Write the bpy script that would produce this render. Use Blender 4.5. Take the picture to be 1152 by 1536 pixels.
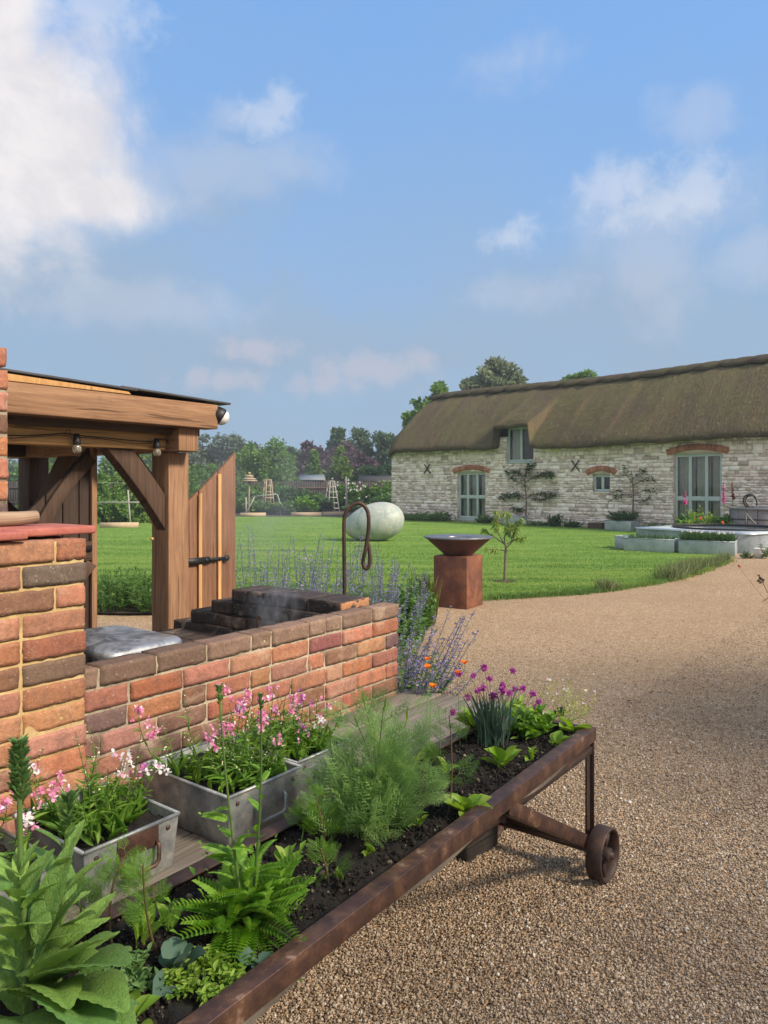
import bpy, math, random
import numpy as np
from math import radians as RAD, sin, cos, pi
for o in list(bpy.data.objects): bpy.data.objects.remove(o)
S = bpy.context.scene
COL = S.collection
# ------------------------------------------------------------------ camera
F = 1117.0; HZ = 728.0; EYE = 1.5
cam = bpy.data.cameras.new('camera'); cam.sensor_fit = 'AUTO'; cam.sensor_width = 36
cam.lens = 36 * F / 1536; cam.shift_y = -(768 - HZ) / 1536; cam.clip_start = .05; cam.clip_end = 3000
co = bpy.data.objects.new('camera', cam); COL.objects.link(co)
co.location = (0, 0, EYE); co.rotation_euler = (pi / 2, 0, 0); S.camera = co
S.view_settings.view_transform = 'Standard'; S.view_settings.look = 'None'
S.view_settings.exposure = 0.45; S.view_settings.gamma = 1
# ------------------------------------------------------------------ sun and sky
SUN_AZ, SUN_EL = RAD(119), RAD(38)          # azimuth from +Y towards +X
sl = bpy.data.lights.new('sun', 'SUN'); sl.energy = 4.5; sl.angle = RAD(11); sl.color = (1, .87, .70)
so = bpy.data.objects.new('sun', sl); COL.objects.link(so); so.location = (60, -15, 40)
so.rotation_euler = (pi / 2 - SUN_EL, 0, pi - SUN_AZ)
wd = bpy.data.worlds.new('World'); S.world = wd; wd.use_nodes = True

class NT:
    def __init__(s, tree): s.t = tree; s.N = tree.nodes; s.L = tree.links
    def new(s, typ, **kw):
        n = s.N.new(typ)
        for k, v in kw.items(): setattr(n, k, v)
        return n
    def put(s, sock, val):
        if hasattr(val, 'links') or isinstance(val, bpy.types.NodeSocket): s.L.new(val, sock)
        else:
            if isinstance(val, tuple) and len(val) == 3 and sock.type == 'RGBA': val = val + (1,)
            sock.default_value = val
    def m(s, op, a, b=None, c=None, clamp=False):
        n = s.new('ShaderNodeMath', operation=op, use_clamp=clamp)
        for i, x in enumerate((a, b, c)):
            if x is not None: s.put(n.inputs[i], x)
        return n.outputs[0]
    def vm(s, op, a, b=None, scale=None):
        n = s.new('ShaderNodeVectorMath', operation=op); s.put(n.inputs[0], a)
        if b is not None: s.put(n.inputs[1], b)
        if scale is not None: s.put(n.inputs[3], scale)
        return n.outputs[0]
    def mix(s, f, a, b, mode='MIX'):
        n = s.new('ShaderNodeMix', data_type='RGBA', blend_type=mode)
        s.put(n.inputs[0], f); s.put(n.inputs[6], a); s.put(n.inputs[7], b); return n.outputs[2]
    def noise(s, vec, scale, detail=4, rough=.55, dist=0, col=False):
        n = s.new('ShaderNodeTexNoise'); s.put(n.inputs['Vector'], vec); n.inputs['Scale'].default_value = scale
        n.inputs['Detail'].default_value = detail; n.inputs['Roughness'].default_value = rough
        n.inputs['Distortion'].default_value = dist
        return n.outputs['Color' if col else 'Fac']
    def ramp(s, f, lo, hi, a=0., b=1., smooth=True):
        n = s.new('ShaderNodeMapRange', interpolation_type='SMOOTHSTEP' if smooth else 'LINEAR')
        s.put(n.inputs[0], f); n.inputs[1].default_value = lo; n.inputs[2].default_value = hi
        n.inputs[3].default_value = a; n.inputs[4].default_value = b; return n.outputs[0]
    def cramp(s, f, stops):
        n = s.new('ShaderNodeValToRGB'); s.put(n.inputs[0], f); e = n.color_ramp.elements
        while len(e) < len(stops): e.new(.5)
        for i, (p, c) in enumerate(stops): e[i].position = p; e[i].color = tuple(c) + (1,)
        return n.outputs[0]
    def scale(s, vec, sc):
        n = s.new('ShaderNodeMapping'); s.put(n.inputs[0], vec); n.inputs[3].default_value = sc; return n.outputs[0]

SKYK = .14
def build_world():
    nt = NT(wd.node_tree); nt.N.clear()
    out = nt.new('ShaderNodeOutputWorld'); bg = nt.new('ShaderNodeBackground'); bg.inputs[1].default_value = SKYK
    nt.L.new(bg.outputs[0], out.inputs[0])
    sky = nt.new('ShaderNodeTexSky', sky_type='NISHITA', sun_disc=False, sun_elevation=SUN_EL, sun_rotation=SUN_AZ)
    sky.air_density = 1.0; sky.dust_density = .6; sky.ozone_density = 2.0; sky.altitude = 50
    d = nt.vm('NORMALIZE', nt.new('ShaderNodeTexCoord').outputs['Generated'])
    sp = nt.new('ShaderNodeSeparateXYZ'); nt.put(sp.inputs[0], d)
    x, y, z = sp.outputs
    az = nt.m('ARCTAN2', x, y); el = nt.m('ARCSINE', z)
    n1 = nt.noise(d, 7, 8, .62, .3, True); sn = nt.new('ShaderNodeSeparateColor'); nt.put(sn.inputs[0], n1)
    n2 = nt.noise(d, 30, 5, .6, .2)
    def A(px): return math.atan((px - 576) / F)
    def E(px, py): return math.atan((HZ - py) / F * cos(A(px)))
    fb = nt.noise(d, 9, 12, .60, .35); fb2 = nt.noise(d, 16, 12, .62, .25); fb3 = nt.noise(d, 34, 12, .60, .3)
    def layer(blobs, op, amp, lo, hi, nz=None, warp=.05):
        """soft ellipses in azimuth and elevation, broken up by fractal noise"""
        ax = nt.m('ADD', az, nt.m('MULTIPLY', nt.m('SUBTRACT', sn.outputs[0], .5), warp))
        ey = nt.m('ADD', el, nt.m('MULTIPLY', nt.m('SUBTRACT', sn.outputs[1], .5), warp))
        tot = None
        for px, py, rx, ry, st in blobs:
            a = nt.m('DIVIDE', nt.m('SUBTRACT', ax, A(px)), rx / F); b = nt.m('DIVIDE', nt.m('SUBTRACT', ey, E(px, py)), ry / F)
            q = nt.m('MULTIPLY', nt.m('SUBTRACT', 1., nt.m('SQRT', nt.m('ADD', nt.m('MULTIPLY', a, a), nt.m('MULTIPLY', b, b)))), st)
            tot = q if tot is None else nt.m('MAXIMUM', tot, q)
        v = nt.m('ADD', tot, nt.m('MULTIPLY', nt.m('SUBTRACT', nz or fb, .5), amp))
        return nt.m('MULTIPLY', nt.ramp(v, lo, hi), op)
    base = nt.mix(.72, sky.outputs[0], tuple(c / SKYK for c in (.17, .355, .685)))
    veil = nt.ramp(el, .60, .06, 0, .85)
    veil = nt.m('ADD', veil, nt.m('MULTIPLY', nt.m('SUBTRACT', nt.noise(d, 3.2, 8, .62), .5), .6), clamp=True)
    c = nt.mix(veil, base, tuple(q / SKYK for q in (.243, .335, .438)))
    grey = layer([(100, 400, 480, 120, 1.), (420, 520, 460, 95, .9), (880, 480, 380, 130, .8), (300, 300, 260, 140, .7)], .55, 1.8, .0, .9)
    c = nt.mix(grey, c, tuple(q / SKYK for q in (.262, .335, .43)))
    soft = layer([(10, 215, 220, 185, 1.), (-50, 60, 140, 180, 1.), (90, 285, 190, 70, 1.), (-250, 200, 330, 220, 1.)], .95, 1.0, -.02, .62)
    c = nt.mix(soft, c, nt.mix(nt.ramp(fb2, .35, .65), tuple(q / SKYK for q in (.60, .575, .59)), tuple(q / SKYK for q in (.70, .665, .66))))
    faint = layer([(770, 90, 100, 50, 1.), (1040, 172, 80, 44, 1.), (985, 400, 90, 110, 1.), (990, 330, 170, 90, .9), (1130, 395, 100, 55, 1.), (210, 460, 230, 55, 1.), (300, 250, 220, 70, .9), (345, 172, 42, 34, 1.), (420, 250, 120, 50, .8), (800, 440, 140, 40, .8)], .30, 1.9, .0, .9, fb2)
    c = nt.mix(faint, c, tuple(q / SKYK for q in (.50, .52, .58)))
    puff = layer([(150, 8, 110, 48, 1.), (400, 176, 66, 36, .9), (424, 158, 40, 34, 1.), (1040, 278, 66, 56, 1.), (920, 278, 84, 48, .9), (975, 310, 120, 46, .8), (768, 356, 66, 32, .9)], .40, 1.9, .0, .85, fb3, .03)
    c = nt.mix(puff, c, tuple(q / SKYK for q in (.62, .63, .67)))
    pink = layer([(385, 525, 95, 24, 1.), (340, 568, 80, 26, .9), (560, 556, 130, 32, 1.), (620, 545, 60, 28, 1.), (500, 575, 90, 24, .8)], .42, 2.2, .0, .85, fb3, .03)
    c = nt.mix(pink, c, tuple(q / SKYK for q in (.50, .45, .49)))
    # unseen broken cloud added outside the view, thick and warm, as fill light
    rest = nt.m('MULTIPLY', nt.ramp(nt.noise(d, 2.2, 6, .6), .38, .58), nt.ramp(y, .35, .0))
    c = nt.mix(nt.m('MULTIPLY', rest, .75), c, tuple(q / SKYK for q in (1.0, .92, .82)))
    nt.put(bg.inputs[0], c)
build_world()

# ------------------------------------------------------------------ helpers: places
TA = RAD(37.2); SA, CA = sin(TA), cos(TA)
def W(u, v, z): return np.array((u * SA + v * CA, u * CA - v * SA, z))     # frame of the brick hearth
def P(px, py, Y): return np.array(((px - 576) / F * Y, Y, EYE - (py - HZ) / F * Y))
def Gd(px, py): return P(px, py, EYE * F / (py - HZ))
DU, DV, DZ = np.array((SA, CA, 0)), np.array((CA, -SA, 0)), np.array((0, 0, 1.))
HE, HN = np.array((.675, -.738, 0)), np.array((-.738, -.675, 0)); HO = np.array((.37, 34., 0))
def Hs(t, w, z): return HO + t * HE + w * HN + z * DZ                     # frame of the house
def nrm(a):
    a = np.asarray(a, float); return a / (np.linalg.norm(a, axis=-1, keepdims=True) + 1e-12)

class MB:
    """collects shapes into ONE mesh"""
    def __init__(s): s.V = []; s.Fv = []; s.Ft = []; s.UV = []; s.C = []; s.n = 0
    def add(s, V, faces, uv=None, col=None):
        V = np.asarray(V, float).reshape(-1, 3)
        if isinstance(faces, np.ndarray):
            flat = faces.reshape(-1); tot = np.full(len(faces), faces.shape[1])
        else:
            flat = np.array([i for f in faces for i in f]); tot = np.array([len(f) for f in faces])
        s.V.append(V); s.Fv.append(flat + s.n); s.Ft.append(tot); s.n += len(V)
        s.UV.append(np.zeros((len(flat), 2)) if uv is None else np.asarray(uv, float).reshape(-1, 2))
        c = np.ones((len(tot), 4))
        if col is not None: c[:, :3] = col
        s.C.append(c)
    def bar(s, p0, p1, w, h, up=(0, 0, 1), col=None):
        """beam from p0 to p1, w across, h along up"""
        p0, p1 = np.asarray(p0, float), np.asarray(p1, float); d = p1 - p0; L = np.linalg.norm(d); d = d / L
        up = np.asarray(up, float); side = np.cross(d, up); side /= np.linalg.norm(side); up = np.cross(side, d)
        V = [p + a * side * w / 2 + b * up * h / 2 for p in (p0, p1) for a, b in ((-1, -1), (1, -1), (1, 1), (-1, 1))]
        Fs = [[0, 1, 2, 3], [7, 6, 5, 4], [0, 4, 5, 1], [1, 5, 6, 2], [2, 6, 7, 3], [3, 7, 4, 0]]
        o = random.random() * 20; uv = []
        uv += [(o, o), (o, o + w), (o + .02, o + w), (o + .02, o)] * 2
        c = 0
        for k in range(4):
            e = w if k % 2 == 0 else h
            uv += [(o, o + c), (o + L, o + c), (o + L, o + c + e), (o, o + c + e)]; c += e
        s.add(V, Fs, uv, col)
    def box(s, lo, hi, fr=None, col=None):
        lo, hi = np.asarray(lo, float), np.asarray(hi, float); e = hi - lo; k = int(np.argmax(e)); m = (lo + hi) / 2
        a, b = m.copy(), m.copy(); a[k], b[k] = lo[k], hi[k]
        f = fr or (lambda x, y, z: np.array((x, y, z)))
        upk = 2 if k != 2 else 1
        u0 = np.zeros(3); u0[upk] = 1; up = f(*(m + u0)) - f(*m); sk = 3 - k - upk
        s.bar(f(*a), f(*b), e[sk], e[upk], up, col)
    def tube(s, pts, r, n=8, col=None, cap=True):
        pts = np.asarray(pts, float); k = len(pts); r = np.full(k, r) if np.isscalar(r) else np.asarray(r, float)
        t = nrm(np.gradient(pts, axis=0)); ref = np.array((0, 0, 1.)) if abs(t[0][2]) < .9 else np.array((1., 0, 0))
        a = np.cross(t[0], ref); a /= np.linalg.norm(a); V = []; ang = np.linspace(0, 2 * pi, n, endpoint=False)
        for i in range(k):
            a = a - t[i] * np.dot(a, t[i]); a /= np.linalg.norm(a); b = np.cross(t[i], a)
            V += [pts[i] + r[i] * (cos(q) * a + sin(q) * b) for q in ang]
        Fs = [[i * n + j, i * n + (j + 1) % n, (i + 1) * n + (j + 1) % n, (i + 1) * n + j] for i in range(k - 1) for j in range(n)]
        L = np.concatenate([[0], np.cumsum(np.linalg.norm(np.diff(pts, axis=0), axis=1))]); uv = []
        for i in range(k - 1):
            for j in range(n):
                uv += [(L[i], j * .03), (L[i], (j + 1) * .03), (L[i + 1], (j + 1) * .03), (L[i + 1], j * .03)]
        if cap:
            Fs += [list(range(n))[::-1], [(k - 1) * n + j for j in range(n)]]; uv += [(0, 0)] * (2 * n)
        s.add(V, Fs, uv, col)
    def lathe(s, prof, c, n=32, axis=(0, 0, 1), col=None):
        ax = nrm(axis); ref = np.array((1., 0, 0)) if abs(ax[0]) < .9 else np.array((0, 1., 0))
        a = nrm(np.cross(ax, ref)); b = np.cross(ax, a); c = np.asarray(c, float)
        V = [c + ax * z + r * (cos(q) * a + sin(q) * b) for r, z in prof for q in np.linspace(0, 2 * pi, n, endpoint=False)]
        k = len(prof)
        Fs = [[i * n + j, i * n + (j + 1) % n, (i + 1) * n + (j + 1) % n, (i + 1) * n + j] for i in range(k - 1) for j in range(n)]
        Fs += [list(range(n))[::-1], [(k - 1) * n + j for j in range(n)]]
        s.add(V, Fs, None, col)
    def prism(s, poly, ext, col=None):
        A = np.asarray(poly, float); B = A + np.asarray(ext, float); n = len(A)
        s.add(np.concatenate([A, B]), [list(range(n))[::-1], list(range(n, 2 * n))] + [[i, (i + 1) % n, n + (i + 1) % n, n + i] for i in range(n)], None, col)
        uv = s.UV[-1]; L = s.Fv[-1] - (s.n - 2 * n); VV = s.V[-1]
        uv[:, 0] = VV[L][:, 2]; uv[:, 1] = VV[L][:, 0] * .8 + VV[L][:, 1] * .6
    def inst(s, T, R, pos, sc, col=None):
        """template T=(V,F) placed many times"""
        tv, tf = T; k = len(pos); sc = np.asarray(sc, float)
        if sc.ndim == 0: sc = np.full(k, sc)
        if sc.ndim == 1: sc = sc[:, None]
        V = np.einsum('kij,knj->kni', R, tv[None] * sc[:, None, :]) + np.asarray(pos)[:, None, :]
        Fq = (tf[None] + (np.arange(k) * len(tv))[:, None, None]).reshape(-1, tf.shape[1])
        s.add(V.reshape(-1, 3), Fq, None, col)
    def build(s, name, mat, parent=None, smooth=False, bevel=0., seg=2):
        V = np.concatenate(s.V); fv = np.concatenate(s.Fv).astype(np.int32); ft = np.concatenate(s.Ft).astype(np.int32)
        if parent is not None and not parent.get('_raw'): V = V - np.array(base_of(parent))
        me = bpy.data.meshes.new(name); me.vertices.add(len(V)); me.vertices.foreach_set('co', V.astype(np.float32).ravel())
        me.loops.add(len(fv)); me.loops.foreach_set('vertex_index', fv); me.polygons.add(len(ft))
        st = np.concatenate([[0], np.cumsum(ft)[:-1]]).astype(np.int32)
        me.polygons.foreach_set('loop_start', st); me.polygons.foreach_set('loop_total', ft)
        if smooth: me.polygons.foreach_set('use_smooth', np.ones(len(ft), bool))
        me.update(calc_edges=True)
        me.uv_layers.new(name='UVMap').data.foreach_set('uv', np.concatenate(s.UV).astype(np.float32).ravel())
        at = me.attributes.new('Col', 'FLOAT_COLOR', 'FACE'); at.data.foreach_set('color', np.concatenate(s.C).astype(np.float32).ravel())
        me.validate()
        me.materials.append(mat); o = bpy.data.objects.new(name, me); COL.objects.link(o)
        if parent is not None: o.parent = parent
        if bevel:
            b = o.modifiers.new('bevel', 'BEVEL'); b.width = bevel; b.segments = seg; b.limit_method = 'ANGLE'; b.angle_limit = .6
        return o
def base_of(o):
    b = np.zeros(3)
    while o is not None: b = b + np.array(o.location); o = o.parent
    return b
def tag(o, label=None, cat=None, group=None, kind=None):
    for k, v in (('label', label), ('category', cat), ('group', group), ('kind', kind)):
        if v: o[k] = v
    return o
def thing(name, label, cat, loc=(0, 0, 0), group=None):
    o = bpy.data.objects.new(name, None); COL.objects.link(o); o.location = tuple(map(float, loc)); o.empty_display_size = .1
    return tag(o, label, cat, group)
def dup(root, loc, rz=0., sc=1., label=None):
    def cp(o, par):
        c = o.copy(); COL.objects.link(c); c.parent = par
        for ch in o.children: cp(ch, c)
        return c
    r = cp(root, None); r.location = tuple(map(float, loc)); r.rotation_euler = (0, 0, rz)
    r.scale = (sc, sc, sc) if np.isscalar(sc) else sc
    if label: r['label'] = label
    return r

# ------------------------------------------------------------------ materials
def mat(name, fn, disp=False):
    m = bpy.data.materials.new(name); m.use_nodes = True; nt = NT(m.node_tree); nt.N.clear()
    out = nt.new('ShaderNodeOutputMaterial'); bs = nt.new('ShaderNodeBsdfPrincipled'); nt.L.new(bs.outputs[0], out.inputs[0])
    nt.bs = bs; nt.out = out; tc = nt.new('ShaderNodeTexCoord'); nt.obj = tc.outputs['Object']; nt.uv = tc.outputs['UV']
    nt.isl = nt.new('ShaderNodeNewGeometry').outputs['Random Per Island']
    fn(nt); return m
def bump(nt, h, strength=.5, dist=.01):
    b = nt.new('ShaderNodeBump'); b.inputs['Strength'].default_value = strength; b.inputs['Distance'].default_value = dist
    nt.put(b.inputs['Height'], h); nt.put(nt.bs.inputs['Normal'], b.outputs[0])
def pset(nt, col=None, rough=None, metal=None, spec=None):
    for k, v in (('Base Color', col), ('Roughness', rough), ('Metallic', metal), ('Specular IOR Level', spec)):
        if v is not None: nt.put(nt.bs.inputs[k], v)
def mottle(name, stops, scale=6, rough=.7, metal=0., bs=40, bst=.3, bd=.004, isl=0., detail=6, spec=.4):
    def f(nt):
        n = nt.noise(nt.obj, scale, detail, .62, .3)
        n = nt.ramp(n, .28, .72, smooth=False)
        if isl: n = nt.m('ADD', nt.m('MULTIPLY', n, 1 - isl), nt.m('MULTIPLY', nt.isl, isl))
        c = nt.cramp(n, stops); c = nt.mix(.25, c, nt.noise(nt.obj, scale * 9, 3, .6, 0), 'OVERLAY')
        pset(nt, c, rough, metal, spec); bump(nt, nt.noise(nt.obj, bs, 5, .65), bst, bd)
    return mat(name, f)
def wood(name, light, dark, stain=(.05, .04, .035), st=.2, rough=.72, grain=30, sheen=.3):
    def f(nt):
        off = nt.m('MULTIPLY', nt.isl, 37.)
        uv = nt.vm('ADD', nt.uv, nt.new('ShaderNodeCombineXYZ').outputs[0]); cx = nt.new('ShaderNodeCombineXYZ'); nt.put(cx.inputs[0], off); nt.put(cx.inputs[2], off)
        uv = nt.vm('ADD', nt.uv, cx.outputs[0])
        warp = nt.noise(nt.scale(uv, (1.2, 5, 1)), 1.6, 3, .5, 0, True)
        uvw = nt.vm('ADD', uv, nt.vm('SCALE', nt.vm('SUBTRACT', warp, (.5, .5, .5)), None, .05))
        g = nt.noise(nt.scale(uvw, (1.3, grain, 1)), 1.9, 6, .65, .2)
        g2 = nt.noise(nt.scale(uvw, (5, grain * 5, 1)), 2., 3, .6)
        c = nt.mix(nt.ramp(g, .3, .7), dark, light)
        c = nt.mix(.35, c, g2, 'OVERLAY')
        sn = nt.ramp(nt.noise(nt.obj, 3.1, 6, .7, .4), .55, .8, 0, st)
        c = nt.mix(sn, c, stain)
        v = nt.ramp(nt.isl, 0, 1, .78, 1.2); cc = nt.new('ShaderNodeHueSaturation'); nt.put(cc.inputs['Value'], v); nt.put(cc.inputs['Color'], c)
        # drying cracks along the grain
        ck = nt.ramp(nt.noise(nt.scale(uvw, (1.1, grain * 1.3, 1)), 1.3, 2, .5), .655, .70)
        c = nt.mix(nt.m('MULTIPLY', ck, .7), cc.outputs[0], tuple(q * .25 for q in dark))
        pset(nt, c, rough, 0, sheen); bump(nt, nt.m('SUBTRACT', nt.m('ADD', g, nt.m('MULTIPLY', g2, .4)), nt.m('MULTIPLY', ck, 1.2)), .5, .003)
    return mat(name, f)
def leafm(name, a, b, trans=.35, rough=.5, nscale=0, tip=None):
    """leaf: two tones picked per leaf, part of the light passes through"""
    def f(nt):
        fac = nt.isl
        if nscale: fac = nt.m('ADD', nt.m('MULTIPLY', nt.isl, .6), nt.m('MULTIPLY', nt.ramp(nt.noise(nt.obj, nscale, 3), .3, .7), .4))
        c = nt.mix(fac, a, b)
        if tip: c = nt.mix(nt.ramp(nt.isl, .86, .94), c, tip)
        pset(nt, c, rough, 0, .35)
        tr = nt.new('ShaderNodeBsdfTranslucent'); cs = nt.new('ShaderNodeHueSaturation'); cs.inputs['Saturation'].default_value = 1.1; cs.inputs['Value'].default_value = 1.3
        cs.inputs['Hue'].default_value = .49; nt.put(cs.inputs['Color'], c); nt.L.new(cs.outputs[0], tr.inputs[0])
        mx = nt.new('ShaderNodeMixShader'); mx.inputs[0].default_value = trans
        nt.L.new(nt.bs.outputs[0], mx.inputs[1]); nt.L.new(tr.outputs[0], mx.inputs[2]); nt.L.new(mx.outputs[0], nt.out.inputs[0])
    return mat(name, f)

def f_brick(nt):
    at = nt.new('ShaderNodeAttribute', attribute_name='Col').outputs['Color']
    n = nt.noise(nt.obj, 14, 6, .7, .6); n2 = nt.noise(nt.obj, 70, 4, .7)
    c = nt.mix(nt.ramp(n, .42, .72, 0, .7), at, nt.mix(.7, at, (.10, .058, .048), 'MIX'))
    c = nt.mix(nt.ramp(nt.noise(nt.obj, 6, 8, .7, .8), .52, .72, 0, .5), c, (.46, .36, .26))
    c = nt.mix(.45, c, n2, 'OVERLAY')
    c = nt.mix(nt.ramp(nt.noise(nt.obj, 110, 3, .7), .62, .72, 0, .6), c, (.52, .45, .36)); c = nt.mix(nt.ramp(nt.noise(nt.obj, 85, 3, .7, 1.), .64, .72, 0, .7), c, (.05, .032, .028))
    pset(nt, c, .85, 0, .3); bump(nt, nt.m('ADD', nt.m('MULTIPLY', n, .35), n2), .9, .005)
BRICK = mat('brick', f_brick)
MORT_Y = mottle('lime_mortar_yellow', [(0, (.26, .17, .07)), (.5, (.44, .31, .14)), (1, (.55, .42, .22))], 9, .95, 0, 60, .8, .006)
MORT_G = mottle('lime_mortar_grey', [(0, (.16, .13, .09)), (.5, (.34, .28, .20)), (1, (.44, .38, .28))], 9, .95, 0, 60, .8, .006)
MORT_S = mottle('soot_mortar', [(0, (.02, .018, .018)), (1, (.06, .05, .045))], 9, .95)
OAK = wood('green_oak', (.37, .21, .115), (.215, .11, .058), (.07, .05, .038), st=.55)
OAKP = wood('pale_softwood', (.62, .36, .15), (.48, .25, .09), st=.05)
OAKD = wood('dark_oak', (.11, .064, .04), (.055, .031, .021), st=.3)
BLACK_TIMBER = wood('black_sleeper', (.05, .042, .036), (.022, .018, .016), st=.3)  # near black timber colour
CEDAR = wood('cedar_board', (.30, .155, .085), (.18, .085, .048), st=.4)
WEATH = wood('weathered_board', (.27, .235, .19), (.15, .125, .10), (.06, .07, .03), .45)
RUST = mottle('rusty_steel', [(0, (.03, .018, .017)), (.5, (.07, .036, .027)), (.82, (.125, .064, .038)), (1, (.27, .18, .13))], 17, .5, .25, 45, .9, .003)
RUSTD = mottle('dark_rusty_iron', [(0, (.03, .02, .018)), (.6, (.06, .036, .028)), (1, (.12, .06, .04))], 14, .6, .3, 70, .4, .002)
CORTEN = mottle('corten_steel', [(0, (.08, .032, .022)), (.5, (.155, .06, .034)), (1, (.29, .115, .055))], 4.5, .75, .1, 60, .25, .002)
BLACK = mottle('black_iron', [(0, (.012, .012, .013)), (1, (.035, .033, .033))], 20, .5, .3)
STEEL = mottle('griddle_steel', [(0, (.12, .12, .125)), (1, (.24, .24, .25))], 5, .42, .6)
GALV = mottle('galvanised_tin', [(0, (.12, .135, .14)), (.45, (.26, .275, .275)), (.8, (.38, .385, .37)), (1, (.50, .49, .45))], 16, .5, .55, 30, .12, .002)
GALVP = mottle('zinc_sheet', [(0, (.22, .27, .29)), (.5, (.32, .375, .395)), (1, (.44, .49, .505))], 2.2, .45, .35, 6, .1, .01)
SOIL = mottle('potting_soil', [(0, (.005, .004, .0035)), (.6, (.013, .010, .008)), (1, (.03, .023, .018))], 30, .95, 0, 90, 1., .01, isl=.5)
SOILB = mottle('soil_crumbs', [(0, (.006, .005, .004)), (.9, (.022, .016, .012)), (1, (.26, .21, .15))], 5, .95, 0, 90, .6, .003, isl=.95)
SAGE = mottle('sage_paint', [(0, (.36, .45, .43)), (1, (.44, .53, .50))], 4, .5, 0, 50, .1, .002)
TERRA = mottle('red_quarry_tile', [(0, (.30, .085, .065)), (1, (.44, .15, .11))], 10, .7)
# ------------------------------------------------------------------ ground
def f_gravel(nt):
    vo = nt.new('ShaderNodeTexVoronoi'); nt.put(vo.inputs['Vector'], nt.obj); vo.inputs['Scale'].default_value = 95
    sp = nt.new('ShaderNodeSeparateColor'); nt.put(sp.inputs[0], vo.outputs['Color'])
    c = nt.cramp(sp.outputs[0], [(0, (.28, .165, .085)), (.35, (.49, .325, .185)), (.7, (.60, .43, .265)), (.93, (.68, .52, .35)), (1, (.77, .67, .53))])
    big = nt.noise(nt.obj, .55, 4, .6); c = nt.mix(nt.ramp(big, .35, .7, .0, .35), c, (.36, .23, .135))
    mid = nt.noise(nt.obj, 9, 5, .7); c = nt.mix(nt.ramp(mid, .4, .75, 0, .3), c, (.28, .18, .11))
    pset(nt, c, .9, 0, .2); bump(nt, nt.m('ADD', nt.m('MULTIPLY', vo.outputs['Distance'], -1.), nt.m('MULTIPLY', mid, .7)), 1., .02)
GRAVEL = mat('gravel', f_gravel)
def f_stone(nt):
    c = nt.cramp(nt.isl, [(0, (.15, .10, .062)), (.35, (.30, .222, .15)), (.7, (.44, .342, .243)), (.94, (.57, .465, .355)), (1, (.74, .68, .59))])
    c = nt.mix(.3, c, nt.noise(nt.obj, 160, 3), 'OVERLAY')
    big = nt.noise(nt.obj, 1.3, 5, .65, .8); c = nt.mix(nt.ramp(big, .42, .68, .0, .5), c, (.19, .14, .10))
    pset(nt, c, .8, 0, .3)
PEBBLE = mat('gravel_stone', f_stone)
def f_lawn(nt):
    n = nt.noise(nt.obj, 1.1, 5, .65); st = nt.noise(nt.scale(nt.obj, (.12, .9, 1)), 2.0, 3, .6); f = nt.noise(nt.obj, 55, 4, .7)
    c = nt.cramp(nt.m('ADD', nt.m('MULTIPLY', n, .5), nt.m('MULTIPLY', st, .5)), [(.32, (.09, .185, .025)), (.5, (.145, .255, .04)), (.66, (.21, .31, .06))])
    c = nt.mix(.5, c, f, 'OVERLAY'); pset(nt, c, .9, 0, .15); bump(nt, f, .8, .03)
LAWN = mat('lawn', f_lawn)
def sheet(name, poly, z, m, kind='structure'):
    mb = MB(); mb.add([(x, y, z) for x, y in poly], [list(range(len(poly)))]); return tag(mb.build(name, m), kind=kind)
FIELD = mottle('field_grass', [(0, (.04, .09, .015)), (1, (.09, .14, .03))], .3, .95)
sheet('ground', [(-600, -300), (600, -300), (600, 900), (-600, 900)], -.04, FIELD)
sheet('gravel_yard', [(-14, -14), (26, -14), (26, 24), (-14, 24)], 0, GRAVEL)
edge_px = [(1096, 841), (1060, 856), (1020, 868), (980, 876), (930, 884), (880, 890), (840, 893), (790, 896), (740, 899), (690, 901)]
edge = [tuple(Gd(*p)[:2]) for p in edge_px]
lawn_poly = [(-14, 10.4), (-9, 9.8), (-5, 9.3), (-3, 9.0), (-1.2, 9.2), (.2, 9.5)] + edge[::-1] + [(7.6, 16.3), (8.6, 19.3), (9.9, 21.6), (9.0, 24.5), (1.6, 32.5), (.2, 34.6), (-1, 36), (-30, 36), (-30, 12)]
sheet('lawn', lawn_poly, .02, LAWN)
VSOIL = mottle('border_soil', [(0, (.03, .022, .015)), (1, (.09, .065, .042))], 3, .95, 0, 12, 1, .03)
sheet('flower_bed', [(-1.9, 5.2), (.02, 5.0), (.10, 6.3), (.30, 7.6), (.45, 8.3), (.2, 9.45), (-1.2, 9.1), (-2.2, 7.6)], .012, VSOIL)
sheet('border_bed', [(-6.2, 9.0), (-3, 8.55), (-1.9, 8.6), (-2, 9.75), (-6.2, 10.4)], .03, VSOIL)
sheet('vegetable_bed', [(-30, 35.2), (-.6, 35.2), (-.2, 46), (-30, 46)], .03, VSOIL)
def in_poly(x, y, poly):
    ins = np.zeros(len(x), bool); n = len(poly)
    for i in range(n):
        (x0, y0), (x1, y1) = poly[i], poly[(i + 1) % n]
        if y0 == y1: continue
        c = ((y0 > y) != (y1 > y)) & (x < (x1 - x0) * (y - y0) / (y1 - y0) + x0); ins ^= c
    return ins
def rotm(D, roll):
    """frames with local Y along D and local Z near up, rolled about D"""
    D = nrm(D); up = np.tile((0, 0, 1.), (len(D), 1)); up[np.abs(D[:, 2]) > .98] = (1., 0, 0)
    sd = nrm(np.cross(D, up)); nn = np.cross(sd, D); c, s_ = np.cos(roll)[:, None], np.sin(roll)[:, None]
    a = sd * c + nn * s_; b = np.cross(a, D); return np.stack([a, D, b], axis=2)
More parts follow.
